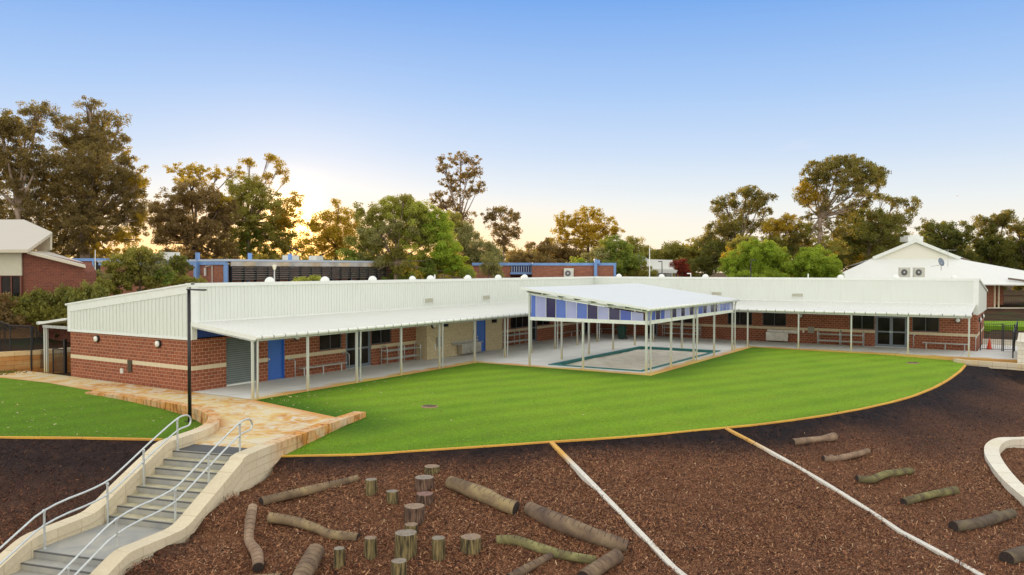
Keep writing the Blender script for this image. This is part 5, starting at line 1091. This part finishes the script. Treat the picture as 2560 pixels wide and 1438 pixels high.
tree('bushy_tree','olive tree row behind the small white cottage','tree',115,(1690,1.5),[(1650,640,30,20),(1690,625,34,20),(1720,640,34,28),(1740,620,24,20),(1660,665,50,20),(1725,670,40,25)],L_OLIVE,bark=M_BARKD,tw=3,group='trees in the middle distance',cover=4)
tree('red_maple','small dark red leaved tree beside the white cottage','tree',85,(1706,1),[(1702,665,22,20),(1712,680,20,14)],L_RED,bark=M_BARKD,tw=2,group='trees in the middle distance',clump=7,cover=4)
GR='tall eucalypts on the right skyline'
tree('eucalyptus_tree','layered flat topped eucalypt, second tallest on the right','tree',105,(1850,1.5),[(1860,515,75,38,.25),(1830,590,70,40,.4,L_OLIVE),(1860,480,42,14,.9),(1900,495,34,12,.9),(1815,505,34,20,.8),(1870,515,45,18,.6),(1790,530,18,12,.6),(1915,530,18,12,.6),(1840,560,45,24,.9,L_OLIVE),(1890,560,34,22,.7),(1800,575,35,26,.8),(1770,600,30,18,.8),(1780,640,40,38,1,L_DEEP),(1835,610,40,25,1),(1760,670,35,25,1,L_DEEP)],L_DARK,tw=5,fork=(1850,620),group=GR)
tree('golden_tree','golden rounded bush in front of the layered eucalypt','tree',90,(1835,1),[(1850,610,34,20,1,L_OLIVE),(1830,640,24,26)],L_SUNGOLD,bark=M_BARKD,tw=3,group=GR,clump=8,cover=4)
tree('golden_tree','yellow green tree between the layered and the tallest eucalypt','tree',98,(1950,1.5),[(1930,570,34,22),(1965,560,36,22),(1940,610,40,25,1,L_OLIVE),(1990,590,30,22,.8,L_DARK),(1950,640,60,25,1,L_DEEP)],L_SUNGOLD,bark=M_BARKD,tw=4,group=GR,clump=9,cover=3.6)
tree('eucalyptus_tree','tallest eucalypt on the right with pale forked trunk and domed crown','tree',98,(2046,1.5),[(2105,445,85,45,.4),(2060,490,55,40,.25),(2040,440,38,38,.95),(2095,415,45,26,.95),(2140,400,26,14,.7),(2165,440,45,32,.95),(2110,450,50,25,.6),(2200,460,18,30,.8),(2010,490,24,36,1,L_SUNGOLD),(2040,490,30,22,.6,L_SUNGOLD),(2120,480,55,16,.35),(2150,500,30,16,.4),(2030,540,26,16,.35),(2085,405,50,14,.8),(2070,530,30,16,.3),(2020,580,34,30,.7,L_OLIVE),(2085,570,40,34,.6),(2110,530,36,26,.5),(2000,620,45,28,.8),(2170,500,26,22,.5),(2060,620,50,26,.7,L_OLIVE)],L_DARK,tw=5.5,fork=(2050,545),group=GR,clump=9)
tree('eucalyptus_tree','dark spreading eucalypt right of the tallest one','tree',104,(2180,1.5),[(2160,590,90,60,.5,L_DEEP),(2220,560,70,40,.3),(2150,540,40,30,.9,L_OLIVE),(2195,560,50,35,1),(2245,505,34,14,.7),(2285,510,22,20,.8),(2240,550,35,22,.7),(2130,590,50,35,1,L_DEEP),(2200,610,60,40,1,L_OLIVE),(2250,600,30,25,.7),(2100,640,60,30,1,L_DEEP),(2175,660,60,25,.9,L_SUNGOLD),(2210,500,20,14,.5)],L_DARK,tw=6,fork=(2170,610),group=GR)
tree('green_tree','bright green domed tree, larger left half of the pair above the right wing','tree',78,(1900,1),[(1890,645,72,40),(1895,630,52,34),(1850,670,42,24),(1925,665,50,28),(1880,690,70,14),(1940,640,35,25)],L_GREEN,bark=M_BARKD,tw=4,group='bright green trees above the right wing roof',cover=4.5)
tree('green_tree','bright green domed tree, lower right half of the pair above the right wing','tree',78,(2045,1),[(2035,660,62,36),(2040,645,45,32),(2010,670,45,25),(2075,675,34,22),(1985,690,50,14),(2060,690,50,12)],L_GREEN,bark=M_BARKD,tw=4,group='bright green trees above the right wing roof',cover=4.5)
GH='dark trees behind the hipped roof house'
for (px,lab,e) in ((2365,'dark dense tree right of the roof ridge of the hipped house',[(2345,575,34,26),(2385,590,38,34),(2360,630,55,38),(2400,670,50,40),(2320,600,25,18,.7)]),(2480,'dark dense tree with tallest crown near the right picture edge',[(2465,560,36,20,1,L_DARK),(2500,545,34,18,.9,L_DARK),(2460,610,42,48),(2500,630,42,50),(2480,690,60,40)]),(2570,'dark tree cut by the right picture edge',[(2545,570,30,20,.9,L_DARK),(2560,620,35,40),(2600,580,40,40),(2555,690,40,40),(2600,680,50,60)])):
    tree('dense_tree',lab,'tree',125,(px,1),e,L_DEEP,bark=M_BARKD,tw=5,group=GH,cover=4.2)
# shrubs near the left
GS='shrubs behind the left end of the building'
tree('shrub','big rounded green shrub in front of the blue trimmed block','shrub',52,(350,1.8),[(350,640,42,28,1,L_OLIVE),(390,660,36,28,1,L_GREY),(310,665,42,28,1,L_OLIVE),(350,700,60,34,1,L_OLIVE),(300,710,34,24),(405,690,25,25,1,L_MID)],L_OLIVE,bark=M_BARKD,tw=3,group=GS,cover=5,ls=5)
tree('shrub','grey green shrub touching the leaning brick gable','shrub',50,(210,1.8),[(175,685,30,16,.9,L_GREY),(220,690,40,20,1,L_GREY),(160,715,25,14,.7,L_DARK),(250,715,40,18,1,L_OLIVE),(200,720,50,18,1,L_GREY)],L_GREY,bark=M_BARKD,tw=2,group=GS,cover=5,ls=5)
tree('shrub','feathery light green shrub left of the end wall','shrub',47,(90,1.5),[(90,755,38,26),(60,785,35,25,1,L_OLIVE),(110,790,45,25,1,L_OLIVE),(40,760,20,18,.8)],L_FEATH,bark=M_BARKD,tw=2,group=GS,cover=5.5,ls=5,clump=9,droop=-1.2)
tree('shrub','feathery green shrub rising behind the sloping end roof','shrub',47,(190,1.5),[(165,750,38,30),(215,745,40,28),(245,735,20,14),(150,790,42,30,1,L_OLIVE),(200,790,45,32,1,L_OLIVE)],L_FEATH,bark=M_BARKD,tw=2,group=GS,cover=5.5,ls=5,clump=9,droop=-1.2)
tree('shrub','dull reddish shrub below the dark window at far left','shrub',46,(10,1.5),[(5,765,30,30),(20,800,40,20),(-40,780,40,40)],L_BROWN,bark=M_BARKD,tw=2,group=GS,cover=5.5,ls=5)
tree('shrub','bright low shrub above the roof edge beside the blue pilaster','shrub',56,(460,1.8),[(440,700,34,13,1,L_FRESH),(480,703,34,10,1,L_OLIVE),(440,665,40,22,.9,L_DEEP)],L_FRESH,bark=M_BARKD,tw=2,group=GS,cover=5.5,ls=5)
tree('shrub','flat low shrub in front of the louvred block','shrub',58,(770,1.8),[(755,702,30,8),(790,702,28,9)],L_FRESH,bark=M_BARKD,tw=2,group=GS,cover=5.5,ls=5,clump=7)
tree('shrub','dark ground shrub under the rear awning','shrub',49,(150,.8),[(140,830,50,14,.8,L_DEEP),(60,835,60,10,.6,L_DARK)],L_DEEP,bark=M_BARKD,tw=2,group=GS,cover=4,ls=5,clump=8)
# low far wood closing the gaps under the crowns
def farwood():
    g=np.random.default_rng(77); n=900; u=g.uniform(-400,2960,n); D=g.uniform(135,165,n); top=np.where(u<1250,650,np.where(u<1700,640,np.where(u<2400,612,625))); py=top+g.uniform(-6,55,n)
    C=np.array([pd(a,b_,d) for a,b_,d in zip(u,py,D)]); leaves('far_wood',C,np.full(n,2.0),80,.55,L_DARK,None,0,78).update_tag()
    o=bpy.data.objects['far_wood']; props(o,kind='stuff')
farwood()
# small weeds at foot of the retaining wall
fx=g_.uniform(10,22,260); fy=47.2-.28*(fx-18)-g_.uniform(.3,1.5,260); C=np.stack([fx,fy-.6,np.full(260,-.05)],1); props(leaves('ground_cover',C,np.full(260,.16),16,.12,L_DEEP,None,0,5),kind='stuff')
# ------------------------------------------------------------------ background buildings
def bthing(name,label,cat,loc): return thing(name,label,cat,loc)
# long louvred block
lo=pd(560,673,60); LX,LY=lo.x,lo.y; zf=6.14
lv=bthing('classroom_block','long brick classroom block with blue fascia and dark louvres behind the left wing','building',(LX,LY,1.8))
EX=pb(1000,660,LY).x
MB().box(LX,EX,LY+.9,LY+9,.0,5.75).build('wall',M_BRICK3,lv); MB().box(LX,LX+.25,LY,LY+.9,0,5.75).build('wall',M_BRICK3,lv)
MB().box(LX-.02,LX+.0,LY+.1,LY+16,0,5.75).build('wall',M_BRICK3,lv)
MB().box(LX-.15,EX,LY-.25,LY+16.2,5.98,6.14).build('roof',mat('pale_blue_roof',(.45,.52,.62),.6),lv)
MB().box(LX-.12,LX-.03,LY-.2,LY+16.1,5.72,5.98).build('fascia',M_BLUEF,lv); 
ns=9; W=(EX-LX-.6)/17
for k in range(17):
    x0=LX+.5+k*W; x1=x0+W-.08; MB().box(x0-.04,x1+.04,LY-.22,LY-.1,5.62,5.97).build('fascia_panel',mat('weathered_panel%d'%(k%3),[(.50,.47,.42),(.56,.46,.33),(.48,.47,.45)][k%3],.8,var=.3,vscale=1.2),lv)
    m=MB()
    for j in range(6):
        z=5.5-j*.17; m.hexa([(x0,LY-.3,z-.02),(x1,LY-.3,z-.02),(x1,LY-.02,z-.12),(x0,LY-.02,z-.12),(x0,LY-.3,z+.01),(x1,LY-.3,z+.01),(x1,LY-.02,z-.09),(x0,LY-.02,z-.09)])
    m.build('louvre',mat('louvre_metal',(.30,.29,.27),.5,.3,var=.2),lv); MB().box(x0-.06,x0-.02,LY-.32,LY,3.0,5.6).build('louvre_post',M_BLACK,lv)
    if k%2==0: MB().box(x0,x0+.12,LY+.75,LY+.88,2,4.6).build('pilaster',M_BLUEF,lv)
    MB().box(x0+.3,x1-.2,LY+.8,LY+.88,2.6,4.4).build('window',M_GLASS,lv)
MB().box(LX-.06,LX+.3,LY-.1,LY-.001,0,5.97).build('pilaster',M_BLUEF,lv)
y_=pa(497,650,LX).y; MB().box(LX-.35,LX-.03,y_-.17,y_+.17,0,6.0).build('pilaster',M_BLUEF,lv); MB().tube([(LX-.1,y_,6.1),(LX-.1,y_,6.65)],.17,12).build('flue',M_BLUEF,lv)
for px in (625,725): x=pb(px,650,LY+3).x; MB().tube([(x,LY+3,6.1),(x,LY+3,6.7)],.17,12).build('flue',M_BLUEF,lv)
for px,w_ in ((737,.5),(800,.4)): x=pb(px,650,LY+4).x; MB().box(x-w_,x+w_,LY+4,LY+5,6.14,6.6).build('roof_unit',M_GREYL,lv)
c=pa(424,640,LX+1); MB().box(LX+.5,LX+1.6,c.y-.5,c.y+.5,6.14,6.75).build('roof_unit',M_GREYL,lv)
y_=pa(517,665,LX).y; y2=pa(533,665,LX).y
MB().tube([(LX-.15,y_,5.5),(LX-.15,y_,4.9)],.09,8).build('downpipe',M_GREYL,lv); MB().tube([(LX-.1,y_,5.6),(LX-.1,y2,5.65),(LX-.1,y2,3)],.04,6).build('downpipe',M_GREYL,lv)
# small flat roofed brick link far left
v0=pd(180,652,75); v1=pd(262,652,75); lk=bthing('brick_link','small flat roofed brick room with blue fascia behind the leaning gable','building',(v0.x,v0.y,2))
def fbox(px0,px1,py0,py1,D,dep): # box facing the camera
    a=pd(px0,py1,D); b_=pd(px1,py1,D); t=pd(px0,py0,D).z; f=Vector((FX,FY,0))*dep; z0=a.z
    return [Vector((a.x,a.y,z0)),Vector((b_.x,b_.y,z0)),Vector((b_.x,b_.y,z0))+f,Vector((a.x,a.y,z0))+f,Vector((a.x,a.y,t)),Vector((b_.x,b_.y,t)),Vector((b_.x,b_.y,t))+f,Vector((a.x,a.y,t))+f]
def fb(par,name,px0,px1,py0,py1,D,dep,mtl,label=None): return MB().hexa(fbox(px0,px1,py0,py1,D,dep)).build(name,mtl,par,label=label)
fb(lk,'wall',190,262,653,760,75,6,M_BRICK3); fb(lk,'fascia',180,266,646,653,74.8,7,M_BLUEF); fb(lk,'window',236,262,656,700,74.9,.05,M_GLASS); fb(lk,'pilaster',231,235,653,720,74.85,.1,M_BLUEF)
# leaning gable house at far left
gh=bthing('gable_house','brick hall with cream skillion roof and dark window at the far left','building',(pd(60,673,48).x,pd(60,673,48).y,1.8))
D=48
def quadprism(pts,D,dep): # pts px polygon facing camera
    f=Vector((FX,FY,0))*dep; A=[pd(x,y,D) for x,y in pts]; m=MB(); n=len(A); i0=0; m.face([tuple(p) for p in A][::-1]); m.face([tuple(p+f) for p in A])
    for i in range(n): j=(i+1)%n; m.face([A[i],A[j],A[j]+f,A[i]+f])
    return m
quadprism([(55,628),(205,662),(215,680),(215,900),(-150,900),(-150,628)],D,1.2).build('wall',M_BRICK2,gh)
# upper roof: rises away from the camera
f1=Vector((FX,FY,0)); 
def P3(px,py,D): return pd(px,py,D)
E0=[P3(-150,624,D-.8),P3(70,624,D-.8),P3(131,581,D+5),P3(60,549,D+11),P3(-150,549,D+11)]
m=MB(); m.face([tuple(p) for p in E0]); m.face([tuple(p-Vector((0,0,.18))) for p in E0][::-1])
for i in range(5): j=(i+1)%5; m.face([E0[i]-Vector((0,0,.18)),E0[j]-Vector((0,0,.18)),E0[j],E0[i]])
m.build('roof',M_CREAMROOF,gh)
E1=[P3(68,628,D-.5),P3(214,664,D-.5),P3(205,655,D+3),P3(115,627,D+6)]
m=MB(); m.face([tuple(p) for p in E1]); m.face([tuple(p-Vector((0,0,.15))) for p in E1][::-1])
for i in range(4): j=(i+1)%4; m.face([E1[i]-Vector((0,0,.15)),E1[j]-Vector((0,0,.15)),E1[j],E1[i]])
m.build('lower_roof',M_CREAMROOF,gh)
quadprism([(75,622),(126,585),(126,625),(114,628)],D+4.9,.2).build('upper_wall',mat('cream_board',(.62,.57,.43),.7),gh)
fb(gh,'cladding_panel',-150,54,629,689,D-.12,.1,mat('cream_board2',(.55,.52,.40),.7,var=.05)); fb(gh,'window',2,51,692,742,D-.1,.08,M_GLASS)
fwin=MB()
for a,b_ in ((0,3),(27,29.5),(50,54)): fwin.hexa(fbox(a,b_,690,743,D-.16,.05))
fwin.build('window_frame',mat('red_brown_frame',(.16,.05,.03),.6),gh)
MB().hexa(fbox(-150,55,743,746,D-.16,.1)).build('sill',M_BRICK2,gh)
# orange brick blocks in the middle
ob=bthing('brick_block','flat roofed orange brick block with blue fascia and one outdoor fan unit','building',(pd(1440,673,85).x,pd(1440,673,85).y,1))
fb(ob,'wall',1331,1540,664,730,85,9,M_BRICK3); fb(ob,'fascia',1331,1541,657.5,664,84.85,9.3,M_BLUEF); fb(ob,'pilaster',1534,1540,664,730,84.9,.1,M_BLUEF,None); fb(ob,'pilaster',1485.5,1493,648,730,84.6,.5,M_BLUEF); fb(ob,'flue',1493,1500,650,660,84.6,.5,M_BLUEF)
o2=bthing('brick_block','low brick block with a blue railed porch left of the orange brick block','building',(pd(1250,673,87).x,pd(1250,673,87).y,1))
fb(o2,'wall',1180,1276,664,730,87,8,M_BRICK3); fb(o2,'wall',1276,1331,678,730,88.5,6,M_BRICK2); fb(o2,'fascia',1180,1331,657,664,86.8,9,M_BLUEF); fb(o2,'porch_floor',1276,1331,681,686,86.6,1.2,M_BLUEF); fb(o2,'porch_wall',1278,1330,664,681,88,.2,M_BLUED)
for k in range(9): fb(o2,'baluster',1279+k*6,1280.4+k*6,666,681,86.7,.08,mat('pale_blue_rail',(.45,.52,.65),.5))
def acunit(px0,px1,py0,py1,D,label,par=None):
    c=pd((px0+px1)/2,py1,D); t=thing('air_conditioner',label,'air conditioner',c,'outdoor fan units')
    P=fbox(px0,px1,py0,py1,D,.4); MB().hexa(P).build('casing',M_GREYL,t,bevel=.01); cc=(P[0]+P[1])/2*1.0; w_=(P[1]-P[0]).length; cc=P[0].lerp(P[1],.4)+Vector((0,0,(P[4].z-P[0].z)*.5))-Vector((FX,FY,0))*.01
    MB().lathe(cc,[(w_*.30,0),(w_*.30,.02),(w_*.26,.025)],20,(-FX,-FY,0)).build('fan_grille',M_DGREY,t); MB().lathe(cc-Vector((FX,FY,0))*.03,[(w_*.09,0),(w_*.08,.02)],12,(-FX,-FY,0)).build('fan_hub',M_GREYL,t)
acunit(1410,1434,671,696,84.4,'white fan unit on the orange brick wall behind the pavilion')
# white cottage
wcx=bthing('white_cottage','small white cottage with a verandah in front of the olive trees','building',(pd(1650,673,95).x,pd(1650,673,95).y,1))
quadprism([(1618,672),(1612,648),(1683,650),(1686,674)],97,6).build('roof',M_ROOFW,wcx); fb(wcx,'wall',1622,1682,672,710,98,5,M_WTRIM); quadprism([(1612,683),(1618,672),(1690,674),(1702,679),(1702,683)],95,2).build('verandah_roof',M_ROOFW,wcx)
for k in range(6): fb(wcx,'post',1640+k*12,1641.5+k*12,683,705,95.1,.1,M_GREYBLUE)
quadprism([(1598,640),(1602,638),(1650,662),(1648,666)],99,3).build('dormer_roof',mat('bluegrey_roof',(.35,.42,.52),.6),wcx)
# hipped house on the right
D=88; hh=bthing('hipped_house','large white hipped roof house with gable ridge behind the right wing','building',(pd(2300,673,D).x,pd(2300,673,D).y,1.3))
A_=[P3(2062,706,D),P3(2580,712,D-3),P3(2640,690,D+8),P3(2290,602,D+11)]
def slopeface(name,P,mtl,th=.12):
    m=MB(); m.face([tuple(p) for p in P]); m.face([tuple(p-Vector((0,0,th))) for p in P][::-1])
    for i in range(len(P)): j=(i+1)%len(P); m.face([P[i]-Vector((0,0,th)),P[j]-Vector((0,0,th)),P[j],P[i]])
    return m.build(name,mtl,hh)
G0=P3(2180,647,D+6); G1=P3(2395,647,D+6); GT=P3(2286,603,D+6.3); EL=P3(2040,712,D); ER=P3(2470,710.5,D); ERR=P3(2760,713,D+2)
slopeface('roof',[EL,ER,G1,G0],M_ROOFW); slopeface('roof',[ER,ERR,P3(2660,713,D+14),P3(2507,690,D+9),G1],M_ROOFW); RB=P3(2507,688.5,D+9)
m=MB(); m.face([G0,G1,GT]); m.build('gable_wall',mat('cream_gable',(.70,.68,.58),.6),hh)
GB=P3(2300,603.5,D+16); slopeface('roof',[G0-Vector((0,0,.05)),GT+Vector((0,0,.02))-f1*.35,GB,P3(2110,668,D+18)],M_ROOFW); slopeface('roof',[GT+Vector((0,0,.02))-f1*.35,G1+Vector((0,0,.04)),P3(2470,668,D+18),GB],M_ROOFW)
MB().bar(G0-f1*.3+Vector((0,0,.05)),GT-f1*.3+Vector((0,0,.05)),.12,.35).bar(GT-f1*.3+Vector((0,0,.05)),G1-f1*.3+Vector((0,0,.05)),.12,.35).build('barge_trim',M_WTRIM,hh)
# dark tiled eave on far right side, ridge ventilator
MB().bar(G1.lerp(RB,.08)+Vector((0,0,.1)),RB+Vector((0,0,.12)),.3,.34).build('ridge_capping',mat('dark_ridge',(.16,.12,.09),.7),hh)
MB().hexa([P3(2520,695,D+1),P3(2640,712,D+1),P3(2640,716,D+1),P3(2520,699,D+1),P3(2520,694,D+1),P3(2640,710,D+1),P3(2640,714,D+1.2),P3(2520,697,D+1.2)]).build('ridge_capping',MATS['dark_ridge'],hh)
fb(hh,'ridge_ventilator',2270,2308,591,604,D+8,2,M_WTRIM); fb(hh,'ridge_ventilator',2276,2300,588,591,D+8.2,1.6,M_WTRIM)
fb(hh,'wall',2200,2487,713,771,D+2.5,10,M_BRICK); fb(hh,'wall',2487,2508,713,768,D+4.5,8,M_BRICK); 
for px in (2486,2496): fb(hh,'post',px,px+2.4,711,770,D+1.2,.15,M_CREAM)
fb(hh,'patio',2470,2760,769,773,D+1.2,.1,M_CREAM)
o=MB().hexa([pd(2440,771,D+0.5),pd(2900,775,D+.5),pd(2900,762,D+14),pd(2440,762,D+14)]+[p+Vector((0,0,.02)) for p in (pd(2440,771,D+0.5),pd(2900,775,D+.5),pd(2900,762,D+14),pd(2440,762,D+14))]).build('paving',M_CONC); noedge(o); props(o,kind='structure')
acunit(2250,2276,669,693,D-.9,'left one of two fan units on the white hipped roof'); acunit(2286,2312,669,693,D-.9,'right one of two fan units on the white hipped roof')
# dish and aerial
c=pd(2353,655,D-.5); sdh=thing('satellite_dish','grey satellite dish on the hipped roof near the aerial','satellite dish',c); ax=Vector((.5*RX-FX,.5*RY-FY,.35)).normalized()
MB().lathe(c,[(.05,-.1),(.25,-.07),(.45,0),(.46,.02),(.25,-.03),(.04,-.06)],20,ax).build('dish',mat('dish_grey',(.16,.2,.27),.5),sdh,smooth=True); MB().tube([c-Vector((0,0,.1)),c-Vector((0,0,.9))],.04,6).tube([c-Vector((0,0,.3)),c-Vector((0,0,.5))-Vector((RX,RY,0))*1.1],.025,6).build('bracket',M_GALV,sdh)
c=pd(2370,650,D+3); an=thing('tv_aerial','thin television aerial above the satellite dish','aerial',c); MB().tube([c-Vector((0,0,.8)),c+Vector((0,0,1.15))],.03,6).build('mast',M_GALV,an)
m=MB(); t0=c+Vector((0,0,1.1)); m.bar(t0-Vector((RX,RY,0))*.9,t0+Vector((RX,RY,0))*.9,.04)
for k in range(-4,5): m.bar(t0+Vector((RX,RY,0))*.2*k-Vector((FX,FY,0))*.3,t0+Vector((RX,RY,0))*.2*k+Vector((FX,FY,0))*.3,.03)
m.build('antenna',M_GALV,an)
# far fence on the right
a=pd(2508,765,D+12); b_=pd(2800,765,D+12)
picket('railing',(a.x,a.y),(b_.x,b_.y),a.z,a.z+1.3,'dark green railing behind the brick corner of the hipped house','fence',.25)
# poles
def pole(px,pyt,pyb,D,r,mtl,label,name='pole',cat='pole',head=None):
    a=pd(px,pyb,D); b_=pd(px,pyt,D); t=thing(name,label,cat,a); MB().tube([a,b_],[r,r*.7],8).build('shaft',mtl,t)
    if head: e=pd(px+head,pyt,D); MB().bar(b_,e,.25,.08).build('lamp_head',mtl,t)
    return t
t=pole(686,676,720,50,.05,M_GALV,'old street lamp with a pale lantern in front of the louvres','street_lamp','street lamp'); c=pd(686,670,50); MB().lathe(c-Vector((0,0,.12)),[(.06,0),(.13,.24),(.14,.28),(.05,.32)],12).build('lantern',mat('lantern_glass',(.7,.66,.5),.4),t)
pole(725,668,720,55,.04,M_BLACK,'thin dark lamp post with a flat arm in front of the louvres','street_lamp','street lamp',10)
pole(1624,620,720,80,.06,M_WTRIM,'tall white flagpole in front of the white cottage','flagpole','flagpole'); pole(1655,654,720,75,.06,M_BLACK,'black lamp post beside the white cottage','street_lamp','street lamp',-9); pole(1877,650,700,70,.05,M_BLACK,'black lamp post in front of the bright green trees','street_lamp','street lamp',12)
pole(238,625,680,73,.05,M_WTRIM,'thin white pole above the small brick link room','pole','pole'); pole(1727,684,700,66,.05,M_WTRIM,'short white pole with arm right of the white cottage','pole','pole',-9)
# bird
c=pd(2393,489,60); bdo=MB().tube([c-Vector((RX,RY,0))*.12,c,c+Vector((RX,RY,0))*.12],[.01,.05,.01],6).face([c,c+Vector((RX,RY,0))*.05+Vector((FX,FY,0))*.05,c+Vector((RX,RY,.8)).normalized()*.3,c-Vector((FX,FY,0))*.05]).build('bird',M_LAMPW); props(bdo,'tiny pale bird flying in the sky above the hipped house','bird')
# ------------------------------------------------------------------ camera, light, sky
cam=bpy.data.cameras.new('camera'); co=bpy.data.objects.new('camera',cam); COL.objects.link(co); co.location=(0,0,H); co.rotation_euler=(math.pi/2-PITCH,0,YAW-math.pi/2)
cam.sensor_width=36; cam.lens=F/2560*36; cam.clip_end=3000; S.camera=co
SUN_AZ=YAW+math.atan(545/F); SUN_EL=R(3.2)
sdv=Vector((math.cos(SUN_AZ)*math.cos(SUN_EL),math.sin(SUN_AZ)*math.cos(SUN_EL),math.sin(SUN_EL)))
sl_=bpy.data.lights.new('sun','SUN'); sl_.energy=5.0; sl_.angle=R(.5); sl_.color=(1,.66,.32); so=bpy.data.objects.new('sun',sl_); COL.objects.link(so); so.rotation_euler=sdv.to_track_quat('Z','Y').to_euler(); so.location=(0,0,30)
W=bpy.data.worlds.new('World'); S.world=W; W.use_nodes=True; n=W.node_tree.nodes; l=W.node_tree.links; bg=n['Background']
sky=n.new('ShaderNodeTexSky'); sky.sky_type='NISHITA'; sky.sun_disc=False; sky.sun_elevation=SUN_EL; sky.sun_rotation=math.pi/2-SUN_AZ; sky.altitude=0; sky.air_density=1.0; sky.dust_density=.6; sky.ozone_density=2.0
EAST_FILL=1.5
tc=n.new('ShaderNodeTexCoord'); nrm=n.new('ShaderNodeVectorMath'); nrm.operation='NORMALIZE'; l.new(tc.outputs['Generated'],nrm.inputs[0])
sep=n.new('ShaderNodeSeparateXYZ'); l.new(nrm.outputs[0],sep.inputs[0])
def wr(fac,stops):
    r=n.new('ShaderNodeValToRGB'); e=r.color_ramp.elements
    while len(e)<len(stops): e.new(.5)
    for i,(p,c) in enumerate(stops): e[i].position=p; e[i].color=(*c,1)
    l.new(fac,r.inputs[0]); return r.outputs[0]
def wm(op,a,b_):
    x=n.new('ShaderNodeMath'); x.operation=op
    for sck,v in ((x.inputs[0],a),(x.inputs[1],b_)):
        if isinstance(v,(int,float)): sck.default_value=v
        else: l.new(v,sck)
    return x.outputs[0]
def wmix(fac,a,b_,mode='MIX'):
    x=n.new('ShaderNodeMix'); x.data_type='RGBA'; x.blend_type=mode; x.clamp_factor=False
    for sck,v in ((x.inputs[0],fac),(x.inputs[6],a),(x.inputs[7],b_)):
        if isinstance(v,(int,float)): sck.default_value=v
        elif isinstance(v,tuple): sck.default_value=(*v,1)
        else: l.new(v,sck)
    return x.outputs[2]
# clear evening air in the west (towards the sun)
west=wr(sep.outputs['Z'],[(0,(1.0,.88,.70)),(.035,(.98,.91,.79)),(.08,(.82,.86,.88)),(.14,(.58,.71,.91)),(.21,(.385,.575,.90)),(.31,(.185,.395,.84)),(.5,(.13,.31,.77))])
# unseen sky overhead and behind the camera, brightened as added fill light
ev=wr(sep.outputs['Z'],[(0,(1.25,1.18,1.04)),(.35,(1.05,1.03,.98)),(.6,(.89,.88,.84)),(1,(.84,.83,.80))])
dt=n.new('ShaderNodeVectorMath'); dt.operation='DOT_PRODUCT'; l.new(nrm.outputs[0],dt.inputs[0]); dt.inputs[1].default_value=(FX,FY,0)
mr=n.new('ShaderNodeMapRange'); mr.interpolation_type='SMOOTHSTEP'; mr.inputs['From Min'].default_value=.35; mr.inputs['From Max'].default_value=.75; mr.inputs['To Min'].default_value=1; mr.inputs['To Max'].default_value=0; l.new(dt.outputs['Value'],mr.inputs['Value'])
mo=n.new('ShaderNodeMapRange'); mo.interpolation_type='SMOOTHSTEP'; mo.inputs['From Min'].default_value=.42; mo.inputs['From Max'].default_value=.65; l.new(sep.outputs['Z'],mo.inputs['Value'])
mk=wm('MAXIMUM',mr.outputs[0],mo.outputs[0])
base=wmix(mk,west,wmix(1.0,ev,(EAST_FILL,EAST_FILL,EAST_FILL),'MULTIPLY'))
sdn=n.new('ShaderNodeVectorMath'); sdn.operation='DOT_PRODUCT'; l.new(nrm.outputs[0],sdn.inputs[0]); sdn.inputs[1].default_value=tuple(sdv)
g1=wm('POWER',wm('MAXIMUM',sdn.outputs['Value'],0.0),2200.0); g2=wm('POWER',wm('MAXIMUM',sdn.outputs['Value'],0.0),160.0)
gcol=wmix(1.0,wmix(g1,(0.,0.,0.),(5.0,2.6,.7)),wmix(g2,(0.,0.,0.),(.10,.06,.015)),'ADD')
ef=n.new('ShaderNodeMapRange'); ef.interpolation_type='SMOOTHSTEP'; ef.inputs['From Min'].default_value=.10; ef.inputs['From Max'].default_value=.0; ef.inputs['To Max'].default_value=.95; l.new(sep.outputs['Z'],ef.inputs['Value'])
g3=wm('POWER',wm('MAXIMUM',sdn.outputs['Value'],0.0),24.0)
base=wmix(wm('MULTIPLY',g3,ef.outputs[0]),base,(1.4,.80,.26))
base=wmix(1.0,base,gcol,'ADD')
# faint cloud wisps
cl=n.new('ShaderNodeTexNoise'); cl.inputs['Scale'].default_value=7; cl.inputs['Detail'].default_value=5; mp=n.new('ShaderNodeMapping'); mp.inputs['Scale'].default_value=(1,1,9); l.new(nrm.outputs[0],mp.inputs['Vector']); l.new(mp.outputs[0],cl.inputs['Vector'])
cm=n.new('ShaderNodeMapRange'); cm.inputs['From Min'].default_value=.66; cm.inputs['From Max'].default_value=.8; cm.inputs['To Max'].default_value=.35; l.new(cl.outputs['Fac'],cm.inputs['Value'])
cz=n.new('ShaderNodeMapRange'); cz.interpolation_type='SMOOTHSTEP'; cz.inputs['From Min'].default_value=.17; cz.inputs['From Max'].default_value=.11; l.new(sep.outputs['Z'],cz.inputs['Value'])
base=wmix(wm('MULTIPLY',cm.outputs[0],cz.outputs[0]),base,(.93,.90,.88))
add=wmix(.12,wmix(1.0,base,(1/.12,1/.12,1/.12),'MULTIPLY'),sky.outputs[0],'ADD')
l.new(add,bg.inputs['Color']); bg.inputs['Strength'].default_value=.12
vs=S.view_settings; vs.view_transform='Standard'; vs.look='None'; vs.gamma=1; vs.exposure=0.0
S.render.engine='CYCLES'; S.cycles.max_bounces=6; S.cycles.transparent_max_bounces=12
print('LEAVES',LEAFN,'SKY',math.degrees(SUN_AZ))
